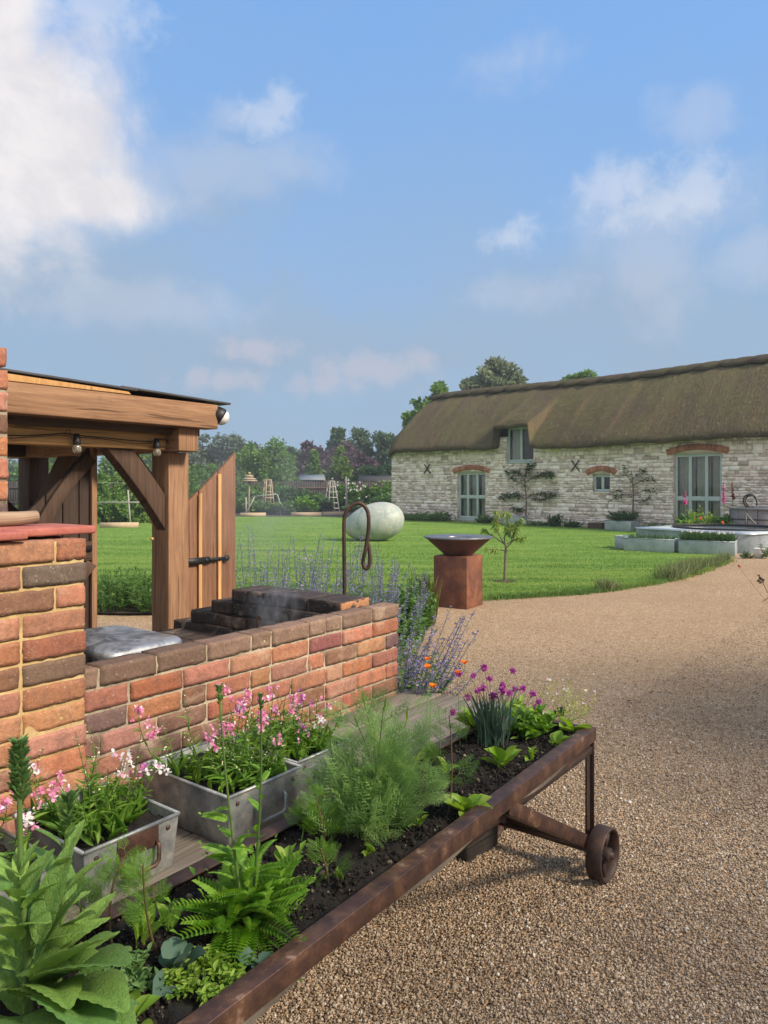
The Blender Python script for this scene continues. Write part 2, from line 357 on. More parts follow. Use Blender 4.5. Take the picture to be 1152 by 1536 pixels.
def dirs(rng, n, el0, el1):
    a = rng.uniform(0, 2 * pi, n); e = np.radians(rng.uniform(el0, el1, n))
    return np.stack([np.cos(a) * np.cos(e), np.sin(a) * np.cos(e), np.sin(e)], 1)
def frust(rng, n, Y0, Y1, x0=-30, x1=1180, pw=1.):
    """ground points spread evenly over what can be seen"""
    k = rng.uniform(0, 1, n); Y = 1 / (1 / Y1 + (1 / Y0 - 1 / Y1) * k) if pw == 1 else Y0 + (Y1 - Y0) * k ** pw
    return (rng.uniform(x0, x1, n) - 576) / F * Y, Y
rng = np.random.default_rng(7)
T_BLADE = (np.array([(-.5, 0, 0), (.5, 0, 0), (.32, .55, .06), (-.32, .55, .06), (.03, 1, .22), (-.03, 1, .22)], float), np.array([(0, 1, 2, 3), (3, 2, 4, 5)]))
def f_blade(nt):
    n = nt.noise(nt.scale(nt.obj, (.22, .7, 1)), 1.3, 5, .6, .5); st = nt.noise(nt.scale(nt.obj, (.12, .9, 1)), 2.0, 3, .6)
    k = nt.m('ADD', nt.m('MULTIPLY', nt.ramp(nt.m('ADD', nt.m('MULTIPLY', n, .5), nt.m('MULTIPLY', st, .5)), .43, .57), .8), nt.m('MULTIPLY', nt.isl, .25))
    c = nt.cramp(k, [(0, (.055, .13, .03)), (.5, (.13, .225, .042)), (1, (.28, .345, .085))]); pset(nt, c, .6, 0, .3)
    tr = nt.new('ShaderNodeBsdfTranslucent'); nt.put(tr.inputs[0], nt.mix(.5, c, (.3, .42, .05))); mx = nt.new('ShaderNodeMixShader'); mx.inputs[0].default_value = .4
    nt.L.new(nt.bs.outputs[0], mx.inputs[1]); nt.L.new(tr.outputs[0], mx.inputs[2]); nt.L.new(mx.outputs[0], nt.out.inputs[0])
GRASSM = mat('grass_blade', f_blade)
def grass(name, x, y, z, h, w, m, lean=25, kind='stuff'):
    n = len(x); D = dirs(rng, n, 90 - lean, 88); mb = MB()
    hh = h * rng.uniform(.5, 1.2, n); mb.inst(T_BLADE, rotm(D, rng.uniform(0, 6.3, n)), np.stack([x, y, np.full(n, z)], 1), np.stack([np.full(n, w), hh, hh], 1))
    return tag(mb.build(name, m), kind=kind)
x, y = frust(rng, 260000, 8.8, 34, 100, 1180); k = in_poly(x, y, lawn_poly); k &= rng.uniform(0, 1, len(x)) < .8
o = grass('lawn_grass', x[k], y[k], .012, .034, .012, GRASSM, 60); o['label'] = 'short mown green grass covering the lawn'; o['category'] = 'grass'
# loose stones lying on the near gravel
def ico():
    t = (1 + 5 ** .5) / 2
    V = nrm(np.array([(-1, t, 0), (1, t, 0), (-1, -t, 0), (1, -t, 0), (0, -1, t), (0, 1, t), (0, -1, -t), (0, 1, -t), (t, 0, -1), (t, 0, 1), (-t, 0, -1), (-t, 0, 1)], float))
    Fc = np.array([(0, 11, 5), (0, 5, 1), (0, 1, 7), (0, 7, 10), (0, 10, 11), (1, 5, 9), (5, 11, 4), (11, 10, 2), (10, 7, 6), (7, 1, 8), (3, 9, 4), (3, 4, 2), (3, 2, 6), (3, 6, 8), (3, 8, 9), (4, 9, 5), (2, 4, 11), (6, 2, 10), (8, 6, 7), (9, 8, 1)])
    return V, Fc
ICO = ico()
def randrot(rng, n):
    q = nrm(rng.normal(size=(n, 4))); w, x, y, z = q.T
    return np.stack([np.stack([1 - 2 * (y * y + z * z), 2 * (x * y - z * w), 2 * (x * z + y * w)], 1), np.stack([2 * (x * y + z * w), 1 - 2 * (x * x + z * z), 2 * (y * z - x * w)], 1), np.stack([2 * (x * z - y * w), 2 * (y * z + x * w), 1 - 2 * (x * x + y * y)], 1)], 1)
n = 340000; Y = 1.4 + 8.0 * rng.uniform(0, 1, n) ** 2.3; X = rng.uniform(-.36, .56, n) * Y; kp = (X * SA + Y * CA > .4) & (X * CA - Y * SA > -1.75)
x, y = X[kp], Y[kp]; x2, y2 = frust(rng, 40000, 3.4, 9.0, 440, 1180); k2 = (rng.uniform(0, 1, len(x2)) < np.clip((9.0 - y2) / 5, 0, 1)) & ~in_poly(x2, y2, lawn_poly) & ~((x2 * CA - y2 * SA < -2.2) & (x2 < 0)); x = np.r_[x, x2[k2]]; y = np.r_[y, y2[k2]]; n = len(x)
mb = MB(); sz = rng.gamma(5, .00064, n); ir = rng.uniform(.55, 1.25, (n, 3)); ir[:, 2] *= .75
mb.inst(ICO, randrot(rng, n), np.stack([x, y, rng.uniform(-.002, .006, n)], 1), sz[:, None] * ir)
tag(mb.build('gravel_stones', PEBBLE), 'loose tan pea gravel covering the yard', 'gravel', None, 'stuff')
# ================================================================== stone barn house with a thatched roof
HL, HD = 22.5, 6.2
openings = [(3.99, 5.49, .12, 2.02), (6.57, 7.84, 2.40, 3.75), (10.39, 11.07, 1.27, 1.88), (13.36, 14.90, .06, 2.50)]
house = thing('stone_house', 'long white limestone house under a mossy thatched roof, with sage green windows', 'house', HO)
def f_lime(nt):
    c = nt.cramp(nt.isl, [(0, (.46, .375, .325)), (.25, (.68, .575, .50)), (.6, (.82, .72, .64)), (.85, (.89, .805, .74)), (1, (.93, .88, .83))])
    n = nt.noise(nt.obj, 4.5, 6, .7, .5); c = nt.mix(nt.ramp(n, .45, .75, 0, .5), c, (.46, .385, .315))
    c = nt.mix(.4, c, nt.noise(nt.obj, 22, 4, .7), 'OVERLAY')
    pset(nt, c, .92, 0, .2); bump(nt, n, .6, .03)
LIME = mat('limestone_rubble', f_lime)
LMORT = mottle('pale_mortar', [(0, (.46, .40, .33)), (1, (.66, .59, .50))], 3, .95)
ts = sorted({0, HL} | {q for o_ in openings for q in o_[:2]}); zs = sorted({-.05, 3.40} | {min(q, 3.40) for o_ in openings for q in o_[2:]})
mb = MB()
for a, b in zip(ts[:-1], ts[1:]):
    for c, d in zip(zs[:-1], zs[1:]):
        if any(a >= o_[0] - 1e-6 and b <= o_[1] + 1e-6 and c >= o_[2] - 1e-6 and d <= max(o_[3], 0) + 1e-6 for o_ in openings): continue
        mb.box((a, -.42, c), (b, 0, d), Hs)
# gable ends and back wall
for t0, t1 in ((0, .42), (HL - .42, HL)):
    pr = [(-.425, -.05), (-.425, 3.2), (-1.6, 4.6), (-HD / 2, 5.6), (-HD + 1.6, 4.6), (-HD + .425, 3.2), (-HD + .425, -.05)]
    mb.prism([Hs(t0, w, z) for w, z in pr], (t1 - t0) * HE)
mb.box((0, -HD, -.05), (HL, -HD + .42, 3.2), Hs)
mb.build('wall', LMORT, house)
r = np.random.default_rng(3); mb = MB()
TQ = np.array([(-1, -1, 0), (1, -1, 0), (1, 1, 0), (-1, 1, 0), (-.9, -.82, 1), (.9, -.82, 1), (.9, .82, 1), (-.9, .82, 1)], float)
TF = [[4, 5, 6, 7], [0, 1, 5, 4], [1, 2, 6, 5], [2, 3, 7, 6], [3, 0, 4, 7]]
def stones(frame, L, ztop, ops):
    z = -.03
    while z < ztop:
        h = r.choice([.06, .085, .11, .14, .17], p=[.2, .32, .28, .14, .06]) * r.uniform(.9, 1.1); t = -.02; 
        while t < L:
            w = r.uniform(.08, .34) * (1.25 if h > .12 else .95); a, b = t, min(t + w, L + .02); t += w + .012
            zc, zd = z, min(z + h, ztop + .1)
            if r.random() < .10 and h > .12: zd = z + h * 1.0
            bad = False
            for o_ in ops:
                if zd - .01 > o_[2] and zc + .01 < o_[3] and b > o_[0] and a < o_[1]:
                    if a < o_[0] - .06: b = o_[0] - .005
                    elif b > o_[1] + .06: a = o_[1] + .005
                    else: bad = True
            if bad or b - a < .05: continue
            q = TQ.copy(); q[:, 0] = (a + b) / 2 + q[:, 0] * (b - a) / 2; q[:, 1] = (zc + zd - .012) / 2 + q[:, 1] * (zd - zc - .012) / 2
            q[:, :2] += r.normal(0, .011, (8, 2)); q[4:, 2] *= r.uniform(.012, .035)
            mb.add([frame(t_, d_, z_) for t_, z_, d_ in q], TF)
        z += h + .004
stones(Hs, HL, 3.28, openings)
stones(lambda t, d, z: Hs(-d, -t, z), HD, 3.2, [])
tag(mb.build('stonework', LIME, house), None)
# --- thatch
DT0, DT1 = 6.20, 8.06
def lift(t):
    a = np.clip((t - DT0) / .12, 0, 1); b = np.clip((DT1 - t) / .14, 0, 1); k = np.minimum(a, b); return k * k * (3 - 2 * k)
def prof(t, s):
    """front half of the thatch: s 0 at the inner eave, 1 at the ridge -> (depth behind wall face, height)"""
    l = float(lift(t)); wide = float(np.exp(-((t - (DT0 + DT1) / 2) / 1.25) ** 2))
    pts = [(-.02, 3.0 + .82 * l), (-.44, 2.92 + .82 * l), (-.51, 2.98 + .82 * l), (-.48, 3.09 + .80 * l), (-.30, 3.30 + .66 * l + .04 * wide), (.12, 3.72 + .42 * l + .10 * wide), (.62, 4.20 + .18 * l + .14 * wide), (1.15, 4.68 + .03 * l + .10 * wide), (1.75, 5.16 + .05 * wide), (2.4, 5.60), (2.85, 5.80), (3.1, 5.85)]
    ss = [0, .06, .09, .13, .22, .34, .46, .58, .70, .83, .93, 1]
    return np.interp(s, ss, [p[0] for p in pts]), np.interp(s, ss, [p[1] for p in pts])
S_ = np.r_[0, .03, .06, .075, .09, .11, .13, .175, .22, np.linspace(.26, 1, 26)]
T_ = np.unique(np.r_[np.linspace(-.06, 5.9, 64), np.linspace(5.9, 8.3, 60), np.linspace(8.3, HL + .3, 130)])
V = []; UVg = []
wob = lambda t, s: .018 * math.sin(t * 1.7 + s * 5) + .012 * math.sin(t * 4.1 + 1) + .008 * math.sin(t * 9.3 + s * 9)
for t in T_:
    for s in S_:
        d, z = prof(t, s); e = np.clip((t + .06) / .6, 0, 1); roll = (1 - e) ** 2
        sag = .05 * math.sin(t * .45 + .6)
        d = d * (.35 + .65 * e) if d < 0 else d; V.append(Hs(t + .0, -d, z + wob(t, s) * (1 if s > .05 else .6) - roll * .22 + sag - .004 * t)); UVg.append((t, s * 5))
nt_, ns_ = len(T_), len(S_)
Fq = np.array([(i * ns_ + j, (i + 1) * ns_ + j, (i + 1) * ns_ + j + 1, i * ns_ + j + 1) for i in range(nt_ - 1) for j in range(ns_ - 1)])
mb = MB(); UVg = np.array(UVg); Vf = np.array(V); mb.add(Vf, Fq, UVg[Fq.reshape(-1)])
# back slope and thick gable edges
back = []
for t in T_[::6]:
    for s in S_[::3]:
        d, z = prof(0, s); back.append(Hs(t, -(HD - d), z - .01))
nb, ms = len(T_[::6]), len(S_[::3])
mb.add(back, np.array([(i * ms + j, i * ms + j + 1, (i + 1) * ms + j + 1, (i + 1) * ms + j) for i in range(nb - 1) for j in range(ms - 1)]))
for t in (-.06, HL + .3):
    ring = [Hs(t, -prof(t, s)[0] * (.35 if prof(t, s)[0] < 0 and t < 0 else 1), prof(t, s)[1] + wob(t, s) - .22 * (t < 0) + .05 * math.sin(t * .45 + .6) - .004 * t) for s in S_] + [Hs(t, -(HD - prof(0, s)[0]), prof(0, s)[1] - .01) for s in S_[::-3]]
    mb.add(ring, [list(range(len(ring)))])
def thatchm(name, a, b, c3):
    def f(nt):
        g = nt.noise(nt.scale(nt.uv, (38, 2.2, 1)), 1.2, 6, .7, .2); g2 = nt.noise(nt.scale(nt.uv, (95, 7, 1)), 1.5, 4, .7)
        n = nt.noise(nt.scale(nt.uv, (1.1, .5, 1)), .9, 5, .65, .4); st = nt.noise(nt.scale(nt.uv, (2.6, .22, 1)), 1.1, 4, .6, .3)
        c = nt.mix(nt.ramp(n, .38, .64), a, b); c = nt.mix(nt.ramp(st, .52, .72, 0, .75), c, c3)
        c = nt.mix(.6, c, g, 'OVERLAY'); c = nt.mix(nt.ramp(nt.noise(nt.scale(nt.uv, (7, 1.5, 1)), 1.3, 8, .75, .6), .55, .75, 0, .5), c, (.07, .065, .042)); c = nt.mix(nt.ramp(nt.noise(nt.scale(nt.uv, (16, 5, 1)), 1.3, 6, .75, .6), .62, .76, 0, .45), c, (.30, .26, .17)); c = nt.mix(.75, c, g2, 'OVERLAY')
        pset(nt, c, .95, 0, .1); bump(nt, nt.m('ADD', g, nt.m('MULTIPLY', g2, .7)), .9, .05)
    return mat(name, f)
THATCH = thatchm('weathered_thatch', (.112, .088, .056), (.122, .112, .052), (.18, .122, .068))
STRAW = leafm('thatch_straw', (.075, .06, .036), (.21, .17, .095), .1, .9)
roof = mb.build('roof', THATCH, house, True)
# loose reed ends lying down the slope and along the eave
q = np.random.default_rng(5); n = 22000; t = q.uniform(-.05, HL, n); s = q.uniform(.07, .98, n) ; s[:5000] = q.uniform(.05, .13, 5000)
t = np.maximum(t, .62); p0 = np.array([Hs(a, -prof(a, b)[0] + .02, prof(a, b)[1] + wob(a, b) + .01 + .05 * math.sin(a * .45 + .6) - .004 * a - .22 * max(0, 1 - np.clip((a + .06) / .6, 0, 1)) ** 2) for a, b in zip(t, s)])
p1 = np.array([Hs(a, -prof(a, max(b - .03, .06))[0], prof(a, max(b - .03, .06))[1]) for a, b in zip(t, s)])
D = nrm(p1 - p0) + q.normal(0, .07, (n, 3)) + np.outer(np.full(n, .03), HN); mb = MB()
mb.inst(T_BLADE, rotm(D, q.normal(0, .4, n)), p0, np.stack([np.full(n, .010), q.uniform(.08, .20, n), np.full(n, .05)], 1)); mb.build('reed_ends', STRAW, roof)
# ridge roll with scalloped lower edge
mb = MB(); V = []; TT = np.linspace(.05, HL - .05, 420)
for t in TT:
    zz = -.004 * t + .05 * math.sin(t * .45 + .6) - .10 * max(0, 1 - t / .5) ** 2; sc = .12 * abs(math.sin(t * 3.4))
    for d, z in ((2.28 - sc, 5.58 - sc * .6), (2.26 - sc, 5.66 - sc * .6), (2.7, 5.845), (3.1, 5.915), (3.5, 5.845), (3.94, 5.66)):
        V.append(Hs(t, -d, z + zz + .012 * math.sin(t * 11)))
Fq = np.array([(i * 6 + j, (i + 1) * 6 + j, (i + 1) * 6 + j + 1, i * 6 + j + 1) for i in range(len(TT) - 1) for j in range(5)])
uv = np.array([(t, k * .5) for t in TT for k in range(6)]); mb.add(V, Fq, uv[Fq.reshape(-1)])
mb.build('ridge', thatchm('ridge_thatch', (.075, .06, .042), (.09, .08, .04), (.11, .085, .055)), roof)
# --- windows
GLASS = mat('window_glass', lambda nt: None)
def gl(nt):
    gn = nt.new('ShaderNodeBsdfGlossy'); gn.inputs['Roughness'].default_value = .03; gn.inputs['Color'].default_value = (.9, .95, 1, 1)
    tn = nt.new('ShaderNodeBsdfTransparent'); tn.inputs[0].default_value = (.72, .78, .78, 1); fr = nt.new('ShaderNodeFresnel'); fr.inputs[0].default_value = 1.5
    mx = nt.new('ShaderNodeMixShader'); nt.put(mx.inputs[0], nt.m('ADD', nt.m('MULTIPLY', fr.outputs[0], .55), .02, clamp=True)); nt.L.new(tn.outputs[0], mx.inputs[1]); nt.L.new(gn.outputs[0], mx.inputs[2]); nt.L.new(mx.outputs[0], nt.out.inputs[0])
GLASS = mat('window_glass', gl)
CURT = mottle('linen_curtain', [(0, (.48, .45, .38)), (1, (.66, .62, .54))], 3, .9)
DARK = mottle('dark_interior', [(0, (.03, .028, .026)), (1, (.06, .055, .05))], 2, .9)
CLAYB = mottle('arch_brick', [(0, (.26, .095, .055)), (.6, (.42, .175, .10)), (1, (.52, .26, .16))], 5, .9, isl=.6)
def window(o_, cols, zmid, curtain, arch):
    t0, t1, z0, z1 = o_; fr = MB(); w0, w1 = -.17, -.09; e = .085 if len(cols) > 1 and t1 - t0 > 1 else .07
    rise = .10 if arch else 0
    fr.box((t0, w0, z0), (t0 + e, w1, z1), Hs); fr.box((t1 - e, w0, z0), (t1, w1, z1), Hs)
    fr.box((t0 + e, w0, z0), (t1 - e, w1, z0 + e + .03), Hs)
    head = [(t0 + e, z1 - .09), (t1 - e, z1 - .09)] + [(t1 - e - (t1 - t0 - 2 * e) * k / 8, z1 + .01 + rise * (1 - (2 * k / 8 - 1) ** 2)) for k in range(9)]
    fr.prism([Hs(a, w0, b) for a, b in head], HN * (w1 - w0 - .002))
    xs = [t0 + e] + [t0 + (t1 - t0) * c for c in cols] + [t1 - e]
    for c in xs[1:-1]: fr.box((c - .05, w0, z0 + e + .03), (c + .05, w1 + .004, z1 - .09), Hs)
    if zmid: 
        for a, b in zip(xs[:-1], xs[1:]): fr.box((a, w0, zmid - .07), (b, w1 - .004, zmid + .07), Hs)
    win = fr.build('window', SAGE, house, bevel=.006)
    pn = MB(); pn.add([Hs(a, -.135, b) for a, b in ((t0 + .02, z0 + .02), (t1 - .02, z0 + .02), (t1 - .02, z1 - .05), (t0 + .02, z1 - .05))], [[0, 1, 2, 3]]); pn.build('pane', GLASS, win)
    sl_ = MB(); sl_.box((t0 - .03, -.09, z0 - .05), (t1 + .03, .05, z0 + .0), Hs); sl_.build('sill', SAGE if t1 - t0 > 1 else LIME, win, bevel=.008)
    if curtain:
        cu = MB()
        for a, b in curtain:
            k = 40; pts = [(a + (b - a) * i / k, -.30 - .035 * math.sin(i * 1.25) - .012 * math.sin(i * 3.1)) for i in range(k + 1)]
            V = [Hs(p, w, z) for p, w in pts for z in (z0 + .05, z1)]
            cu.add(V, [[2 * i, 2 * i + 2, 2 * i + 3, 2 * i + 1] for i in range(k)])
        cu.build('curtain', CURT, win, True)
    if arch:
        ar = MB(); n = int((t1 - t0 + .36) / .082); R_ = ((t1 - t0) / 2 + .2) ** 2 / (2 * (rise + .05)) + (rise + .05) / 2; cz = z1 + rise + .015 - R_; cm = (t0 + t1) / 2
        am = math.asin(((t1 - t0) / 2 + .2) / R_)
        for i in range(n):
            a0, a1 = -am + 2 * am * (i + .04) / n, -am + 2 * am * (i + .96) / n; h = .20
            poly = [(cm + R_ * sin(a0), cz + R_ * cos(a0)), (cm + R_ * sin(a1), cz + R_ * cos(a1)), (cm + (R_ + h) * sin(a1), cz + (R_ + h) * cos(a1)), (cm + (R_ + h) * sin(a0), cz + (R_ + h) * cos(a0))]
            ar.prism([Hs(a, -.18, b) for a, b in poly], HN * (.18 + .038 + .006 * (i % 3)))
        ar.build('brick_arch', CLAYB, house)
window(openings[0], (.33, .67), 1.03, [(4.05, 4.5), (4.55, 4.95), (5.05, 5.45)], True)
window(openings[1], (.5,), None, [(6.62, 7.02)], False)
window(openings[2], (.5,), None, None, True)
window(openings[3], (.33, .67), 1.08, [(13.4, 13.95), (14.0, 14.45), (14.5, 14.86)], True)
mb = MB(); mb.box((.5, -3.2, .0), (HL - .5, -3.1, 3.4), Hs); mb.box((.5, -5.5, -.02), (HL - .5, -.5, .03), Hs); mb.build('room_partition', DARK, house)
mb = MB()
for t, z in ((2.28, 2.22), (9.71, 2.2)):
    for sg in (-1, 1): mb = MB() if sg == -1 else mb; mb.bar(Hs(t - .17, .055 + .012 * sg, z - .2 * sg), Hs(t + .17, .055 + .012 * sg, z + .2 * sg), .02, .055, HN)
    tag(mb.build('tie_plate', BLACK, house), None)
# ================================================================== brick hearth
def bricktpl(nx, ny, nz):
    """surface of a unit box as a welded lattice"""
    idx = {}; V = []; Fc = []
    def vid(i, j, k):
        if (i, j, k) not in idx: idx[i, j, k] = len(V); V.append((i / nx, j / ny, k / nz))
        return idx[i, j, k]
    for i in range(nx):
        for j in range(ny):
            for k, fl in ((0, 1), (nz, 0)):
                q = [vid(i, j, k), vid(i + 1, j, k), vid(i + 1, j + 1, k), vid(i, j + 1, k)]; Fc.append(q[::-1] if fl else q)
    for i in range(nx):
        for k in range(nz):
            for j, fl in ((0, 0), (ny, 1)):
                q = [vid(i, j, k), vid(i + 1, j, k), vid(i + 1, j, k + 1), vid(i, j, k + 1)]; Fc.append(q[::-1] if fl else q)
    for j in range(ny):
        for k in range(nz):
            for i, fl in ((0, 1), (nx, 0)):
                q = [vid(i, j, k), vid(i, j + 1, k), vid(i, j + 1, k + 1), vid(i, j, k + 1)]; Fc.append(q[::-1] if fl else q)
    return np.array(V), np.array(Fc)
BT = bricktpl(10, 5, 5); br = np.random.default_rng(11)
REDS = [(.34, .125, .070), (.37, .155, .085), (.30, .105, .064), (.40, .195, .105), (.25, .10, .066), (.33, .145, .088), (.29, .13, .085), (.345, .175, .115), (.26, .12, .082)]
DARKS = [(.15, .085, .062), (.175, .095, .066), (.21, .105, .068), (.135, .085, .07)]
def brick(mb, lo, hi, col, fr=W, r_=.0032, rough=.0009):
    lo, hi = np.asarray(lo, float), np.asarray(hi, float); v, fc = BT; e = hi - lo
    p = v * e; inner = np.clip(p, r_, e - r_); dlt = p - inner; L = np.linalg.norm(dlt, axis=1, keepdims=True)
    ln = np.abs(dlt).sum(1, keepdims=True); p = np.where(L > 1e-9, inner + dlt / np.maximum(L, 1e-9) * np.minimum(L, r_), p)
    ph = br.uniform(0, 6.3, (3, 3)); fq = br.uniform(18, 46, 3)
    for a in range(3):
        p[:, a] += .0006 * (np.sin(p[:, 0] * fq[0] + ph[a, 0]) + np.sin(p[:, 2] * fq[1] * 1.6 + ph[a, 1]) + np.sin(p[:, 1] * fq[2] + ph[a, 2]))
    p += br.normal(0, rough, p.shape); ch = br.integers(0, len(p), 3)
    for c in ch: p += (-(p[c] - e / 2) / np.linalg.norm(e) * .014) * np.exp(-((p - p[c]) ** 2).sum(1, keepdims=True) / .00016)
    w = p + lo; X = w[:, 0:1] * (fr(1, 0, 0) - fr(0, 0, 0)) + w[:, 1:2] * (fr(0, 1, 0) - fr(0, 0, 0)) + w[:, 2:3] * (fr(0, 0, 1) - fr(0, 0, 0)) + fr(0, 0, 0)
    mb.add(X, fc, None, col)
def pick(pd=.2):
    c = np.array(DARKS[br.integers(len(DARKS))] if br.random() < pd else REDS[br.integers(len(REDS))]); return np.clip(c * br.uniform(.85, 1.15) + br.normal(0, .008, 3), .01, 1)
def wallrun(mb, a0, a1, b0, b1, z0, n, ax='u', pd=.2, top=None, start=0, fr=W):
    """courses of bricks between a0..a1 along the run, b0..b1 across"""
    for k in range(n):
        z = z0 + k * .075; c = a1; first = True
        step = br.choice([.1075, .215]) if k % 2 else .215
        while c > a0 + .01:
            L = step if first else (.1125 if br.random() < .2 else .225); first = False
            lo = max(c - L, a0)
            if lo - a0 < .05: lo = a0
            col = pick(pd) if not (top and k == n - 1) else np.array(top) * br.uniform(.7, 1.25)
            q0, q1 = (lo + .005, c - .005); j = br.normal(0, .002)
            if ax == 'u': brick(mb, (q0, b0 + j, z), (q1, b1 + j, z + .065), col, fr)
            else: brick(mb, (b0 + j, q0, z), (b1 + j, q1, z + .065), col, fr)
            c = lo
VF = -2.237; UE = 3.07
hearth = thing('brick_hearth', 'low brick fire hearth with a taller brick pier and soot blackened stepped end wall', 'hearth', W(2.2, -2.6, 0))
mb = MB(); mo = MB()
wallrun(mb, 1.335, UE, VF - .1025, VF, .008, 12, 'u', .14, (.19, .12, .085)); mo.box((1.33, VF - .099, -.02), (UE - .006, VF - .0075, .892), W)
mb.build('front_wall', BRICK, hearth, True); mo.build('mortar', MORT_G, hearth)
mb = MB(); mo = MB()
wallrun(mb, .35, 1.345, VF - .21, VF + .006, -.012, 18, 'u', .22); mo.box((.35, VF - .2, -.02), (1.336, VF - .001, 1.324), W)
wallrun(mb, VF - .75, VF - .215, 1.13, 1.3, -.012, 18, 'v', .3)
mb.build('pier', BRICK, hearth, True); mo.build('mortar', MORT_Y, hearth)
mb = MB()
for k, (a, b, c, d) in enumerate(((-.2, 1.135, VF - .235, VF + .022), (-.2, 1.14, VF - .50, VF - .24))): pass
tl = MB()
for c0, c1 in ((.42, .648), (.652, .88), (.884, 1.138)): tl.box((c0, -2.297, 1.337), (c1, -2.205, 1.362), W)
for c0, c1 in ((.5, .808), (.812, 1.11), (1.114, 1.42)): tl.box((c0, -2.58, 1.338), (c1, -2.30, 1.364), W)
tl.build('tile_counter', TERRA, hearth, bevel=.006)
# soot black end wall stepping down to the back, and the hearth floor
SOOT = [(.035, .028, .026), (.05, .036, .03), (.028, .025, .026), (.07, .042, .032), (.045, .038, .036)]
mb = MB(); mo = MB()
steps = [(.685, -3.66), (.785, -3.50), (.862, -3.32), (.938, -3.15)]
zt = -.03
for k in range(13):
    z = -.037 + k * .075; endv = -3.80
    for zz, vv in steps:
        if z + .065 > zz - .075 + .03: endv = vv
    c = VF - .115; first = True
    while c > endv + .02:
        L = (.1125 if k % 2 else .225) if first else .225; lo = max(c - L, endv); lo = endv if lo - endv < .06 else lo
        col = np.array(SOOT[br.integers(5)]) * br.uniform(.8, 1.3)
        if k == 12 and first: col = np.array((.34, .15, .07))
        if z < .45: col = pick(.4)
        brick(mb, (2.756, lo + .005, z), (2.98, c - .005, z + .066), col if k < 12 or not first else np.array(SOOT[0]))
        if k == 12 and first: mb.C[-1][BT[0][BT[1]].mean(1)[:, 1] > .97, :3] = (.40, .19, .09)  # end face: clean brick, with its sunlit orange put into the face colour
        c = lo; first = False
mo.box((2.765, -3.145, 0), (2.972, VF - .12, .925), W); mo.box((2.765, -3.5, 0), (2.972, -3.146, .78), W); mo.box((2.765, -3.64, 0), (2.972, -3.501, .66), W)
mb.build('stepped_end_wall', BRICK, hearth, True)
mb = MB()
for i in range(5):
    for j in range(4):
        if i < 4 or j < 2: brick(mb, (1.72 + i * .215, -3.6 + j * .225, .60), (1.925 + i * .215, -3.385 + j * .225, .665), np.array(SOOT[(i + j * 2) % 5]))
for i in range(6): brick(mb, (1.6 + i * .2, -2.70, .55), (1.79 + i * .2, -2.48, .615), np.array(SOOT[(i * 2) % 5]))
mb.build('hearth_floor', BRICK, hearth, True)
mo.box((1.4, -3.6, .3), (2.75, -2.36, .56), W); mo.build('mortar', MORT_S, hearth)
# chimney pier on the counter
ch = thing('brick_chimney', 'narrow brick chimney stack standing on the red tiled counter', 'chimney', W(1.0, -2.7, 1.366))
mb = MB(); mo = MB(); wallrun(mb, .78, 1.242, -2.76, -2.535, 1.374, 7, 'u', .25); mo.box((.79, -2.75, 1.365), (1.237, -2.54, 1.885), W); mb.build('brickwork', BRICK, ch, True); mo.build('mortar', MORT_G, ch)
mb = MB(); wallrun(mb, .75, 1.236, -2.77, -2.53, 1.899, 1, 'u', .0); mb.build('capping', BRICK, ch, True)
# log on the tiles
mb = MB(); a, b = W(.85, -2.475, 1.394), W(1.31, -2.485, 1.390); pts = [a + (b - a) * k / 7 + np.array((0, 0, .004 * sin(k * 2))) for k in range(8)]
mb.tube(pts, [.024, .026, .025, .027, .026, .025, .024, .020], 12)
tag(mb.build('log', wood('bark_grey_log', (.36, .25, .17), (.19, .13, .09), st=.4), None, True), 'short barkless log lying on the red tile counter', 'log')
# metal lid, worn silver, over the open end of the hearth
def f_lid(nt):
    n = nt.noise(nt.obj, 7, 7, .7, 1.2); n2 = nt.noise(nt.obj, 30, 5, .7)
    c = nt.mix(nt.ramp(n, .35, .62), (.10, .10, .105), (.36, .37, .385)); pset(nt, c, nt.ramp(n2, .3, .7, .3, .6), .6); bump(nt, n2, .15, .004)
lid = thing('oven_lid', 'worn silvery metal slab lid with rounded corners beside the brick pier', 'lid', W(1.7, -2.6, .83))
def rrect(u0, u1, v0, v1, r, n=7):
    out = []
    for cu, cv, a0 in ((u1 - r, v1 - r, 0), (u0 + r, v1 - r, 90), (u0 + r, v0 + r, 180), (u1 - r, v0 + r, 270)):
        out += [(cu + r * cos(RAD(a0 + 90 * k / n)), cv + r * sin(RAD(a0 + 90 * k / n))) for k in range(n + 1)]
    return out
rings = [(-.012, .845), (.0, .85), (.0, .885), (-.004, .897), (-.012, .904), (-.024, .907)]
mb = MB(); V = []; k_ = 0
for off, z in rings: pr = rrect(1.50 - off, 1.865 + off, -2.86 - off, -2.372 + off, .07); k_ = len(pr); V += [W(a, b, z) for a, b in pr]
cen = W(1.68, -2.6, .908); V.append(cen); m_ = len(V) - 1; L0 = (len(rings) - 1) * k_
mb.add(V, [[r0 * k_ + i, r0 * k_ + (i + 1) % k_, (r0 + 1) * k_ + (i + 1) % k_, (r0 + 1) * k_ + i] for r0 in range(len(rings) - 1) for i in range(k_)] + [[L0 + i, L0 + (i + 1) % k_, m_] for i in range(k_)])
mb.build('cover', mat('worn_lid_metal', f_lid), lid, True)
mb = MB(); mb.box((1.53, -2.83, .60), (1.85, -2.40, .844), W); mb.build('fire_box', RUSTD, lid, bevel=.02)
